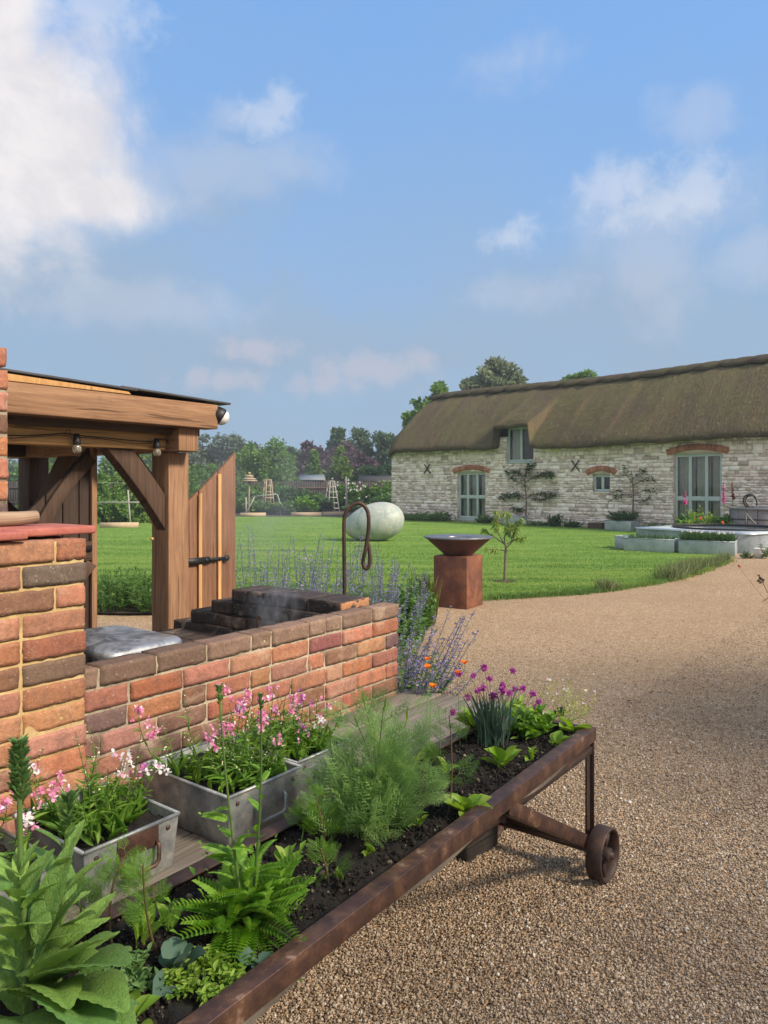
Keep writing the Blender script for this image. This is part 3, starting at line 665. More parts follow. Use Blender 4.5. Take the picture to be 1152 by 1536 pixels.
# bent poker, embers, ash
mb = MB(); p = P(386, 938, 3.45); mb.tube([p + np.array(q) for q in ((0, 0, -.10), (0, 0, .02), (.004, 0, .04), (.012, 0, .046), (.016, 0, .036), (.012, 0, .028), (.004, 0, .03))], .006, 8)
tag(mb.build('fire_iron', RUST, None, True), 'small rusty iron with a looped end poking out of the fire', 'fire iron')
ASH = mottle('grey_ash', [(0, (.10, .10, .10)), (.6, (.35, .35, .35)), (1, (.6, .6, .6))], 25, .95)
mb = MB(); q = np.random.default_rng(2); n = 260; pos = np.stack([q.normal(2.36, .16, n), q.normal(-2.62, .1, n), q.uniform(.62, .72, n)], 1); pos = np.array([W(*p_) for p_ in pos])
mb.inst(ICO, randrot(q, n), pos, q.uniform(.012, .04, (n, 3))); o = mb.build('ash_heap', ASH); tag(o, 'pale grey ash and embers smoking in the brick hearth', 'ash', None, 'stuff')
mb = MB()
for k in range(4):
    a = W(2.15 + .12 * k, -2.72 + .03 * k, .73 + .02 * (k % 2)); mb.tube([a, a + DU * .35 + DV * (.12 - .05 * k) + DZ * .02], [.03, .026], 9)
    tag(mb.build('burning_log', mottle('charred_wood', [(0, (.012, .011, .011)), (.7, (.05, .045, .04)), (1, (.4, .4, .4))], 20, .95), None, True), 'charred log smouldering in the brick hearth', 'log', 'charred logs in the hearth') ; mb = MB()
# crane hook
pts = [(517, 892), (516.5, 850), (516, 800), (516.5, 778), (521, 765), (530, 757), (540, 755), (548, 761), (552.5, 772), (553, 790), (551, 808), (547.5, 828), (544.5, 842), (546, 850), (549.5, 853), (554, 848), (555, 838), (553.5, 822), (551.5, 814)]
def smooth(pts, m=6):
    pts = np.asarray(pts, float); out = []
    for i in range(len(pts) - 1):
        p0, p1, p2, p3 = pts[max(i - 1, 0)], pts[i], pts[i + 1], pts[min(i + 2, len(pts) - 1)]
        for t in np.arange(m) / m: out.append(.5 * (2 * p1 + (p2 - p0) * t + (2 * p0 - 5 * p1 + 4 * p2 - p3) * t * t + (3 * p1 - p0 - 3 * p2 + p3) * t ** 3))
    return np.array(out + [pts[-1]])
mb = MB(); c3 = [P(a, b, 4.25 + (.0 if i < 12 else .012)) for i, (a, b) in enumerate(pts)]; c3 = [P(518, 940, 4.25)] + c3
mb.tube(smooth(c3), .0115, 10); tag(mb.build('fire_crane', RUSTD, None, True), 'tall rusty iron crook with a curled hook rising behind the hearth', 'iron hook')

# ================================================================== oak shelter
sh = thing('oak_shelter', 'low oak framed lychgate shelter with lean roof behind the brick pier', 'shelter', W(2.8, -3.76, 0))
PV = -3.76
def piece(name, fn, m=OAK, bevel=.006, par=None):
    mb = MB(); fn(mb); return mb.build(name, m, par or sh, bevel=bevel)
piece('post', lambda b: b.bar(W(2.80 + .075, PV - .085, -.02), W(2.80 + .075, PV - .085, 1.70), .15, .17, DV))
def sootp(b): b.bar(W(2.80 + .077, PV - .086, .62), W(2.80 + .077, PV - .086, .81), .151, .171, DV)
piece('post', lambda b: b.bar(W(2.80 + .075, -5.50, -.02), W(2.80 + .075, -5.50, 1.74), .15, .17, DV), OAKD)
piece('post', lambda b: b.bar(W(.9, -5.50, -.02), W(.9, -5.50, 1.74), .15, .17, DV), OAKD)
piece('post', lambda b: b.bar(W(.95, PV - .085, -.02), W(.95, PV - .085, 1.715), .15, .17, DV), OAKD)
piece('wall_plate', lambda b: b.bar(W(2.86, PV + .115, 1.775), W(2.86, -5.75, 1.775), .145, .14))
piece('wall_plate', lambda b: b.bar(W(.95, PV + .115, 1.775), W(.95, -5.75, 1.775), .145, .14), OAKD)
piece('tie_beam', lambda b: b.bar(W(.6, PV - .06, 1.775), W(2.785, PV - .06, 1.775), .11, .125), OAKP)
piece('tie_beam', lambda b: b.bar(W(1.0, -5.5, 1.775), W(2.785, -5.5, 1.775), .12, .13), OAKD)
piece('fascia_beam', lambda b: b.bar(W(.6, -3.64, 1.925), W(3.03, -3.64, 1.920), .12, .15), OAK)
def bt(b):
    pr = [(.6, 2.001), (2.42, 1.999), (2.40, 2.014), (.6, 2.075)]; b.prism([W(u, -3.578, z) for u, z in pr], -DV * .05)
piece('batten', bt, OAKP, .002)
def brace(b, p0, p1, w, dep, sag, vv):
    """curved brace between two (u,z) points"""
    n = 9; A = np.array(p0, float); B = np.array(p1, float); d = (B - A) / np.linalg.norm(B - A); nn = np.array((-d[1], d[0])); up = []; lo_ = []
    for i in range(n):
        t = i / (n - 1); c = A + (B - A) * t + nn * sag * 4 * t * (1 - t); up.append(c + nn * w / 2); lo_.append(c - nn * w / 2)
    poly = up + lo_[::-1]; b.prism([W(u, vv, z) for u, z in poly], -DV * dep)
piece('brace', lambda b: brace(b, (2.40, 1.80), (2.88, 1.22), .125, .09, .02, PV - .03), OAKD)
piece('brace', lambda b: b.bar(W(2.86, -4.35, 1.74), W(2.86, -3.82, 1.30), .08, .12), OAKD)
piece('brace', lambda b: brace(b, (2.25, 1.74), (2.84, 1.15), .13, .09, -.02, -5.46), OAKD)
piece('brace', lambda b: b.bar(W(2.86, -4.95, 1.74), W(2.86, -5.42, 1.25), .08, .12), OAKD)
for k, (px_, py_) in enumerate(((229, 783), (230, 808))):
    mb = MB(); c = P(px_ + 2, py_, 4.56); mb.lathe([(.009, 0), (.009, .012), (.006, .016)], c - DU * .012, 10, -DU); mb.build('peg', OAKP, sh, True)
def roofs(b):
    for u0, u1, z0, z1 in ((.5, 2.45, 2.083, 2.020), (2.36, 3.12, 2.029, 2.002)):
        v0, v1 = -3.565, -5.9
        b.prism([W(u0, v0, z0), W(u1, v0, z1), W(u1, v1, z1 + .0), W(u0, v1, z0 + .0)], DZ * .012)
piece('roof', roofs, mottle('slate_sheet', [(0, (.035, .035, .04)), (1, (.075, .075, .08))], 6, .6), .002)
piece('gap_blocker_board', lambda b: b.bar(W(.6, -3.715, 1.90), W(2.99, -3.715, 1.90), .02, .19), OAKD, .002)  # dark board added to block the sky slit under the fascia
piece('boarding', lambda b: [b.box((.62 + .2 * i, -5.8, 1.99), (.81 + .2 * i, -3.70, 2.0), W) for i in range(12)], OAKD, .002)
# lamp on the beam end
lp = thing('bulkhead_lamp', 'small dome lamp with a pale glass front fixed to the oak beam end', 'lamp', W(3.03, -3.64, 1.92))
c = P(331, 625, 4.62); mb = MB(); ax = nrm(np.array((.80, .30, -.52))); mb.lathe([(.032, -.055), (.05, -.04), (.056, .0), (.05, .012), (.0, .012)], c, 20, ax); mb.build('housing', BLACK, lp, True)
mb = MB(); mb.lathe([(.049, .0), (.05, .014), (.045, .03), (.03, .045), (.012, .052), (.001, .053)], c, 20, ax); mb.build('lens', mottle('frosted_lens', [(0, (.55, .56, .55)), (1, (.72, .72, .70))], 9, .25), lp, True)
mb = MB(); mb.tube([c - ax * .05, W(3.028, -3.62, 1.93)], .014, 8); mb.build('bracket', BLACK, lp, True)
# festoon lights
fl = thing('festoon_lights', 'black festoon cable with two clear bulbs along the oak tie beam', 'string lights', W(2.1, PV + .02, 1.77))
fy = lambda px: PV + .012
def on_plane(px, py, v):
    k = (px - 576) / F; Y = v / (k * CA - SA); return np.array((k * Y, Y, EYE - (py - HZ) / F * Y))
pts = [on_plane(a, b, PV + .018) for a, b in ((-60, 655), (0, 653), (50, 653), (95, 650), (110, 652), (125, 654), (160, 657), (200, 661), (228, 662), (236, 660), (248, 659))] + [on_plane(256, 668, PV + .016), on_plane(270, 675, PV + .02), on_plane(281, 674, PV + .016)]
mb = MB(); mb.tube(smooth(pts), .0035, 6); p2 = [q + np.array((0, 0, -.012 - .006 * sin(i * 2.))) + DV * .004 for i, q in enumerate(pts[:9])]; mb.tube(smooth(p2), .002, 5)
mb.tube(smooth([on_plane(a, b, PV + .02) for a, b in ((97, 652), (99, 647), (104, 645), (106, 649), (103, 652))]), .0018, 5); mb.build('cable', BLACK, fl, True)
BULB = mat('bulb_glass', lambda nt: (pset(nt, (.75, .72, .62), .05), nt.bs.inputs['Transmission Weight'].__setattr__('default_value', .85)))
for px_, py_ in ((115, 652), (235, 659)):
    t = on_plane(px_, py_, PV + .03); ax = np.array((.04, -.03, -1.))
    mb = MB(); mb.lathe([(.012, -.006), (.017, .0), (.016, .02), (.021, .026), (.021, .052), (.017, .056)], t, 14, ax); sk = mb.build('lamp_holder', BLACK, fl, True)
    mb = MB(); mb.lathe([(.014, .052), (.019, .06), (.0235, .075), (.022, .088), (.013, .099), (.001, .102)], t, 16, ax); mb.build('bulb', BULB, sk, True)
    mb = MB(); mb.tube([t + ax * .058, t + ax * .083], .004, 6); mb.build('filament', OAKP, sk, True)
# gate leaves with a swept top
def leaf(root, us, v, ztop, z0, m, dep=.028, gap=.006, strips=True):
    for i, (a, b) in enumerate(zip(us[:-1], us[1:])):
        mb = MB(); n = 5; top = [(a + gap / 2 + (b - a - gap) * k / n, ztop(a + (b - a) * k / n)) for k in range(n + 1)]
        poly = [(a + gap / 2, z0), (b - gap / 2, z0)] + top[::-1]
        mb.prism([W(u, v, z) for u, z in poly], -DV * dep); mb.build('board', m, root, bevel=.003)
g = thing('oak_gate', 'open cedar board gate leaf with a swept top and black strap hinge', 'gate', W(3.02, -3.84, 0))
sweep = lambda u: 1.375 + .345 * (np.clip((u - 3.0) / .43, 0, 1) ** 1.05)
leaf(g, (2.965, 3.115, 3.275, 3.43), -3.87, sweep, .08, CEDAR)
mb = MB()
for u in (3.115, 3.275): mb.prism([W(u - .012, -3.866, .1), W(u + .014, -3.866, .1), W(u + .014, -3.866, sweep(u) - .012), W(u - .012, -3.866, sweep(u) - .02)], DV * .014)
mb.build('lit_gap_strip', OAKP, g, bevel=.002)  # pale orange strips stand for the light in the gaps between boards
mb = MB(); a, b = W(2.955, -3.852, 1.012), W(3.33, -3.852, 1.014); mb.bar(a, a + (b - a) * .62, .008, .044); mb.bar(a + (b - a) * .62, b, .008, .022)
mb.lathe([(.02, 0), (.02, .01), (.001, .012)], b, 14, DV)
for k in (.55, .65, .75, .85): mb.lathe([(.013, 0), (.013, .009), (.001, .011)], a + (b - a) * k, 10, DV)
mb.build('strap_hinge', BLACK, g)
INNER = wood('shaded_gate_board', (.06, .036, .025), (.032, .019, .014), st=.3)  # near black boards: the dimness inside the shelter is put into the colour
g = thing('oak_gate', 'closed oak gate leaf coloured dark for the shade, with diagonal ledges standing inside the shelter', 'gate', W(2.3, -3.98, 0))
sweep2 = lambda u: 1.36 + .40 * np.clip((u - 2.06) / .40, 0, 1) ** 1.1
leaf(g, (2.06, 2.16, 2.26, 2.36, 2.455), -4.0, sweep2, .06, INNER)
mb = MB(); mb.bar(W(2.44, -3.985, .06), W(2.44, -3.985, 1.74), .034, .03, DV); mb.build('stile', OAK, g, bevel=.004)
for z in (.45, 1.12):
    mb = MB(); mb.bar(W(2.06, -3.975, z), W(2.42, -3.975, z), .03, .11); mb.build('ledge', OAKD, g, bevel=.004)
mb = MB(); brace(mb, (2.08, 1.19), (2.42, 1.66), .07, .03, .03, -3.962); brace(mb, (2.08, .52), (2.42, 1.05), .07, .03, .03, -3.962); mb.build('brace', OAKD, g, bevel=.004)
mb = MB(); mb.bar(W(2.2, -3.955, 1.135), W(2.41, -3.955, 1.135), .014, .03); mb.build('bolt', BLACK, g)

# ================================================================== bench of boards and the wheeled tray
bn = thing('timber_bench', 'weathered timber board bench along the brick wall carrying the tins', 'bench', W(2, -1.9, 0))
for i, (v0, v1) in enumerate(((-1.83, -1.625), (-2.045, -1.838), (-2.225, -2.052))):
    mb = MB(); mb.box((.1, v0, .40), (3.22 - .015 * i, v1, .445 - .004 * (i == 1)), W); mb.build('board', WEATH, bn, bevel=.006)
for u in (.5, 1.6, 2.45, 3.0):
    mb = MB(); mb.box((u, -2.15, .21), (u + .1, -1.66, .399), W); mb.build('bearer', WEATH, bn, bevel=.008)
    mb = MB(); mb.box((u - .03, -1.98, -.01), (u + .15, -1.78, .209), W); mb.build('leg', OAKD, bn, bevel=.008)
mb = MB(); mb.bar(W(2.56, -1.60, .046), W(2.78, -1.58, .046), .16, .11); tag(mb.build('timber_sleeper', BLACK_TIMBER, None, False, .012), 'black timber sleeper lying on the gravel under the wheeled tray', 'timber')
VR, VB, ZT, U0, U1 = -1.10, -1.50, .555, .30, 2.815
tr = thing('planter_trolley', 'long rusty angle iron planter tray on small iron wheels, filled with dark soil', 'planter', W(1.8, -1.3, 0))
VRu = lambda u: VR + .062 * (U1 - u) / 2
mb = MB(); mb.bar(W(U0, VRu(U0) - .020, ZT - .003), W(U1, VR - .020, ZT - .003), .046, .006, DZ); mb.bar(W(U0, VRu(U0), ZT - .025), W(U1, VR - .0, ZT - .025), .006, .048, DZ); mb.build('front_rail', RUST, tr, bevel=.002)
mb = MB(); mb.bar(W(U0, VB + .02, ZT - .003), W(U1, VB + .02, ZT - .003), .045, .006, DZ); mb.bar(W(U0, VB - .003, ZT - .035), W(U1, VB - .003, ZT - .035), .006, .07, DZ); mb.build('back_rail', RUSTD, tr, bevel=.002)
mb = MB(); mb.bar(W(U1 - .003, VB, ZT - .03), W(U1 - .003, VR - .004, ZT - .03), .006, .056, DZ); mb.bar(W(U1 - .022, VB + .045, ZT - .004), W(U1 - .022, VR - .055, ZT - .004), .03, .006, DZ); mb.build('end_rail', RUSTD, tr, bevel=.002)
mb = MB(); n = 90; V = []
for i in range(n + 1):
    u = U0 + (U1 - U0 - .02) * i / n; s_ = .006 + .020 * abs(sin(u * 4.3 + .5)) ** 1.5
    V += [W(u, VRu(u) - .012, ZT - .046), W(u, VRu(u) - .014 + .006 * sin(u * 9), ZT - .050 - s_)]
mb.add(V, [[2 * i, 2 * i + 2, 2 * i + 3, 2 * i + 1] for i in range(n)]); mb.build('liner', mottle('liner_fabric', [(0, (.05, .042, .036)), (1, (.20, .165, .13))], 5, .9), tr, True)
mb = MB(); mb.box((U0, VB + .004, ZT - .10), (U1 - .01, VR - .008, ZT - .075), W); mb.build('tray_floor', RUSTD, tr)
for v, nm in ((VR - .022, 'front'), (VB + .022, 'back')):
    mb = MB(); mb.bar(W(U1 - .022, v, .06), W(U1 - .022, v, ZT - .007), .034, .006, DV) ; mb.bar(W(U1 - .003, v, .06), W(U1 - .003, v, ZT - .05), .036, .006, DU); mb.build('leg', RUSTD, tr, bevel=.001)
    mb = MB(); dv = VRu(2.06) - VR if nm == 'front' else 0; mb.bar(W(2.06, v + .022 + dv, ZT - .045), W(U1 - .02, v + .022, .11), .006, .042, DZ); mb.bar(W(2.06, v - .002 + dv, ZT - .07), W(U1 - .02, v - .002, .083), .05, .006, DZ); mb.build('brace', RUST if nm == 'front' else RUSTD, tr, bevel=.001)
mb = MB(); mb.tube([W(U1 - .05, VB - .06, .098), W(U1 - .05, VR + .09, .098)], .014, 10); mb.bar(W(U1 - .05, VB, .13), W(U1 - .05, VR - .02, .13), .04, .03); mb.build('axle', RUSTD, tr)
for v in (VR + .048, VB - .048):
    c = W(U1 - .05, v, .098); mb = MB(); R_ = .099
    prof_ = [(R_ - .010, -.029), (R_ - .003, -.031), (R_, -.027), (R_, .027), (R_ - .003, .031), (R_ - .010, .029), (R_ - .012, .0), (R_ - .010, -.029)]
    n = 36; a_ = np.array((SA, CA, 0)); V = [c + DV * z + r0 * (cos(q) * DU + sin(q) * DZ) for r0, z in prof_ for q in np.linspace(0, 2 * pi, n, endpoint=False)]
    mb.add(V, [[i * n + j, i * n + (j + 1) % n, (i + 1) * n + (j + 1) % n, (i + 1) * n + j] for i in range(len(prof_) - 1) for j in range(n)])
    wh = mb.build('wheel', RUSTD, tr, True)
    mb = MB(); mb.lathe([(.024, -.03), (.026, -.028), (.026, .028), (.024, .03)], c, 18, DV); mb.build('hub', RUSTD, wh, True)
    mb = MB()
    for k in range(5): q = k * 2 * pi / 5 + .9; mb.bar(c + .02 * (cos(q) * DU + sin(q) * DZ), c + .088 * (cos(q) * DU + sin(q) * DZ), .012, .02, DV)
    mb.build('spokes', RUSTD, wh)
# soil in the tray
def soil(name, u0, u1, v0, v1, z, parent, amp=.012, nu=140, nv=26, seed=1, m=SOIL):
    q = np.random.default_rng(seed); h = q.normal(0, 1, (nu + 1, nv + 1))
    for _ in range(2): h = (h + np.roll(h, 1, 0) + np.roll(h, 1, 1) + np.roll(h, -1, 0) + np.roll(h, -1, 1)) / 5
    h = h / h.std() * amp * .6; mb = MB(); vf = v1 if callable(v1) else (lambda u: v1); V = [W(u0 + (u1 - u0) * i / nu, v0 + (vf(u0 + (u1 - u0) * i / nu) - v0) * j / nv, z + h[i, j]) for i in range(nu + 1) for j in range(nv + 1)]
    mb.add(V, np.array([(i * (nv + 1) + j, (i + 1) * (nv + 1) + j, (i + 1) * (nv + 1) + j + 1, i * (nv + 1) + j + 1)[::-1] for i in range(nu) for j in range(nv)])); return mb.build(name, m, parent)
soil('soil', U0, U1 - .01, VB + .002, lambda u: VRu(u) - .006, ZT - .035, tr, .012)
q = np.random.default_rng(8); n = 26000; mb = MB(); pos = np.stack([q.uniform(U0, U1 - .02, n), q.uniform(VB + .01, VR - .05, n), ZT - .032 + q.normal(0, .006, n)], 1); pos = np.array([W(*p_) for p_ in pos])
sz = q.gamma(3., .0008, n); mb.inst(ICO, randrot(q, n), pos, np.stack([sz * q.uniform(.7, 2.2, n), sz, sz * .8], 1)); tag(mb.build('soil_crumbs', SOILB, tr), None, None, None, 'stuff')
# galvanised tins
def tin(label, u0, u1, v0, v1, z0, h, rusty):
    t = thing('metal_tin', label, 'tin box', W((u0 + u1) / 2, (v0 + v1) / 2, z0), 'old galvanised tins planted along the bench')
    ta = .012; mb = MB()
    lo_ = [(u0 + ta, v0 + ta), (u1 - ta, v0 + ta), (u1 - ta, v1 - ta), (u0 + ta, v1 - ta)]; hi_ = [(u0, v0), (u1, v0), (u1, v1), (u0, v1)]; e = .004
    ins = [(u0 + e, v0 + e), (u1 - e, v0 + e), (u1 - e, v1 - e), (u0 + e, v1 - e)]; inb = [(u0 + ta + e, v0 + ta + e), (u1 - ta - e, v0 + ta + e), (u1 - ta - e, v1 - ta - e), (u0 + ta + e, v1 - ta - e)]
    V = [W(a, b, z0) for a, b in lo_] + [W(a, b, z0 + h) for a, b in hi_] + [W(a, b, z0 + h) for a, b in ins] + [W(a, b, z0 + .02) for a, b in inb]
    Fs = [[3, 2, 1, 0]] + [[i + 4 * k, (i + 1) % 4 + 4 * k, (i + 1) % 4 + 4 * (k + 1), i + 4 * (k + 1)] for k in range(3) for i in range(4)] + [[12, 13, 14, 15]]
    mb.add(V, Fs); mb.build('box', GALV, t, bevel=.003)
    mb = MB(); pts = [W(a, b, z0 + h) for a, b in hi_]
    for i in range(4): mb.tube([pts[i], pts[(i + 1) % 4]], .0055, 7)
    mb.build('rolled_rim', GALV, t, True)
    um = (u0 + u1) / 2 + .012; zf = z0 + h * .56; vf = v1 + .002 - ta * .3
    if rusty:
        mb = MB(); mb.box((um - .062, v1 - ta * .7, z0 + h * .60), (um + .062, v1 + .004, z0 + h * .985), W); mb.build('handle_plate', RUST, t, bevel=.002)
    mb = MB(); hw = .055; zz = z0 + h * .60
    hp = [W(um - hw, v1 + .004, zz + .012), W(um - hw, v1 + .014, zz + .005), W(um - hw, v1 + .014, zz - .035), W(um - hw + .012, v1 + .014, zz - .046), W(um + hw - .012, v1 + .014, zz - .046), W(um + hw, v1 + .014, zz - .035), W(um + hw, v1 + .014, zz + .005), W(um + hw, v1 + .004, zz + .012)]
    mb.tube(hp, .006, 8); mb.build('handle', RUST if rusty else GALV, t, True)
    for uu in (u0 + .035, u1 - .035):
        mb = MB(); mb.lathe([(.007, 0), (.006, .003), (.001, .004)], W(uu, v1 - ta * .15, z0 + h * .82), 9, DV); mb.build('rivet', RUST, t, True)
    soil('soil', u0 + .004, u1 - .004, v0 + .004, v1 - .004, z0 + h - .03, t, .008, 28, 34, int(u0 * 100))
    return t
tin('galvanised tin half hidden by the broad leaved plant at the bench end', .66, .955, -2.06, -1.705, .446, .145, False)
tin('smaller galvanised tin with a rusty red handle plate, pink and white flowers', 1.015, 1.30, -2.05, -1.70, .446, .145, True)
tin('large galvanised tin with a bare wire handle, pink flowers, middle of the bench', 1.435, 1.735, -2.07, -1.65, .446, .155, False)
tin('galvanised tin tucked behind the feathery plant, nearest the wall end', 1.77, 2.04, -2.06, -1.70, .446, .145, False)
# ================================================================== plants near the camera
G_BRIGHT = leafm('fresh_leaf', (.075, .20, .022), (.19, .33, .04), .4, .5)
G_MID = leafm('mid_leaf', (.055, .15, .028), (.13, .24, .05), .38, .55)
G_DEEP = leafm('deep_leaf', (.025, .075, .016), (.055, .13, .022), .3, .5)
G_GREY = leafm('grey_green_leaf', (.09, .19, .06), (.17, .29, .09), .4, .6)
G_BLUE = leafm('blue_green_leaf', (.06, .12, .085), (.11, .18, .125), .25, .55)
G_LIME = leafm('lime_leaf', (.16, .31, .03), (.30, .42, .07), .42, .5)
STEM = leafm('green_stem', (.06, .12, .025), (.11, .18, .04), .15, .6)
STEMR = leafm('reddish_stem', (.10, .05, .03), (.15, .10, .05), .1, .6)
def petal(name, a, b, tip=None): return leafm(name, a, b, .4, .55, 0, tip)
PINK = petal('pink_petal', (.72, .20, .40), (.85, .44, .60), (.88, .78, .82)); WHITE = petal('white_petal', (.75, .73, .72), (.85, .84, .80), (.70, .30, .5))
MAUVE = petal('mauve_petal', (.50, .14, .38), (.66, .30, .54), (.8, .6, .7)); MAGE = petal('magenta_petal', (.32, .035, .25), (.52, .12, .42))
ORANGE = petal('orange_petal', (.85, .19, .01), (.95, .30, .02)); LAV = petal('catmint_petal', (.20, .17, .33), (.32, .29, .47), (.42, .40, .52)); CREAM = petal('cream_petal', (.75, .70, .45), (.85, .82, .62))
T_LEAF = (np.array([(0, 0, 0), (.5, .35, .10), (.42, .7, .10), (0, 1, -.12), (-.42, .7, .10), (-.5, .35, .10), (0, .35, 0), (0, .7, -.02)], float), np.array([(0, 1, 6, 6), (1, 2, 7, 6), (2, 3, 7, 7), (0, 6, 5, 5), (6, 7, 4, 5), (7, 3, 4, 4)]))
def strip(n, wf, droop=.3, fold=.12, arch=1.6):
    V = []; 
    for i in range(n + 1):
        t = i / n; w = wf(t); z = -droop * t ** arch; y = t * (1 - .25 * droop * t)
        V += [(-w, y, z + fold * w), (0, y, z), (w, y, z + fold * w)]
    Fq = [(3 * i + k, 3 * i + k + 1, 3 * i + k + 4, 3 * i + k + 3) for i in range(n) for k in (0, 1)]
    return np.array(V, float), np.array(Fq)
def fixq(T):
    """drops repeated corners: quads only"""
    return T
ov = lambda t: .5 * math.sin(pi * min(1, t ** .8)) ** .8 * (1 - .25 * t) + .015
T_OV = strip(6, ov, .25, .3); T_OVF = strip(6, ov, -.1, .35); T_LIN = strip(4, lambda t: .5 * (1 - t) ** .6 * min(1, t * 6 + .3), .35, .1)
T_LINU = strip(4, lambda t: .5 * (1 - t) ** .6 * min(1, t * 6 + .3), .05, .1)
T_SPAT = strip(6, lambda t: .06 + .44 * math.sin(pi * min(1, max(0, t - .22) / .80)) ** .7 if t < .999 else .05, .25, .35)
T_PET = (np.array([(-.12, 0, 0), (.12, 0, 0), (.5, .62, .12), (-.5, .62, .12), (.28, 1, .02), (-.28, 1, .02)], float), np.array([(0, 1, 2, 3), (3, 2, 4, 5)]))
def curve(p0, p1, bend=(0, 0, 0), n=6):
    p0, p1, b = map(lambda a: np.asarray(a, float), (p0, p1, bend)); t = np.linspace(0, 1, n)[:, None]
    return p0 + (p1 - p0) * t + b * 4 * t * (1 - t)
def part_tpl(parts):
    V, Fq, n = [], [], 0
    for (tv, tf), M, off in parts: V.append(tv @ np.asarray(M).T + off); Fq.append(tf + n); n += len(tv)
    return np.concatenate(V), np.concatenate(Fq)
def rz2(a, sx, sy):
    """turn local +Y by a in the leaf plane, scale"""
    return np.array([(cos(a), -sin(a), 0), (sin(a), cos(a), 0), (0, 0, 1.)]) @ np.diag([sx, sy, sy])
def pinnate(n, ll, lw, droop=.5, tipw=.6):
    ps = []; L0 = strip(2, lambda t: .5 * math.sin(pi * (.12 + .86 * t)) + .03, .15, .3)
    rv = strip(6, lambda t: .012 * (1 - t * .7), droop, 0); ps.append((rv, np.eye(3), np.zeros(3)))
    for i in range(n):
        t = .16 + .80 * i / (n - 1); sc = ll * math.sin(pi * (.25 + .62 * t)) ** .8; y = t * (1 - .25 * droop * t); z = -droop * t ** 1.6
        for sg in (-1, 1): ps.append((L0, rz2(-sg * (1.15 - .35 * t), sc * lw, sc), np.array((0, y, z))))
    ps.append((L0, rz2(0, ll * lw * .9, ll * .7), np.array((0, .74 + .25 * (1 - .25 * droop), -droop * .95))))
    return part_tpl(ps)
T_FERN = pinnate(15, .21, .46, .5)
def feather(n=4, w=.019):
    ps = []; B = (np.array([(-.5, 0, 0), (.5, 0, 0), (.35, .6, .03), (-.35, .6, .03), (.1, 1, .0), (-.1, 1, 0)], float), np.array([(0, 1, 2, 3), (3, 2, 4, 5)]))
    def lobe(a, o, L, z): ps.append((B, rz2(a, w, L), np.array((o[0], o[1], z))))
    lobe(0, (0, 0), 1., 0)
    for i in range(n):
        t = .34 + .6 * i / n; L = .46 * (1 - .55 * (t - .34)); z = .05 * t
        for sg in (-1, 1):
            a = -sg * (.85 - .3 * t); o = (0, t); lobe(a, o, L, z)
            for k, tt in enumerate((.35, .6, .8)):
                p = (o[0] - sin(a) * L * tt, o[1] + cos(a) * L * tt)
                for s2 in (-1, 1): lobe(a + s2 * .6, p, L * (.5 - .12 * k), z + .03 * s2)
    return part_tpl(ps)
T_FEATH = feather()
FEATHM = leafm('feathery_leaf', (.15, .29, .09), (.28, .42, .14), .45, .6)
def leaves(mb, T, rng, pos, D, L, w, roll=.5):
    n = len(pos); L = np.asarray(L) * rng.uniform(.7, 1.2, n); mb.inst(T, rotm(D, rng.normal(0, roll, n)), pos, np.stack([L * w, L, L], 1))
def stems(mb, pts_list, r=.0016, n=5):
    for p in pts_list: mb.tube(p, np.linspace(r, r * .6, len(p)), n, cap=False)
def along(curves, rng, k, t0, t1):
    """k points and directions spread along every curve"""
    P_, D_, T_ = [], [], []
    for c in curves:
        t = np.sort(rng.uniform(t0, t1, k)) * (len(c) - 1); i = np.minimum(t.astype(int), len(c) - 2); f = (t - i)[:, None]
        P_.append(c[i] * (1 - f) + c[i + 1] * f); D_.append(nrm(c[i + 1] - c[i])); T_.append(t / (len(c) - 1))
    return np.concatenate(P_), np.concatenate(D_), np.concatenate(T_)
def outward(rng, D, up=.5, out=1.):
    a = rng.uniform(0, 2 * pi, len(D)); return nrm(np.stack([np.cos(a), np.sin(a), np.zeros(len(D))], 1) * out + D * up)
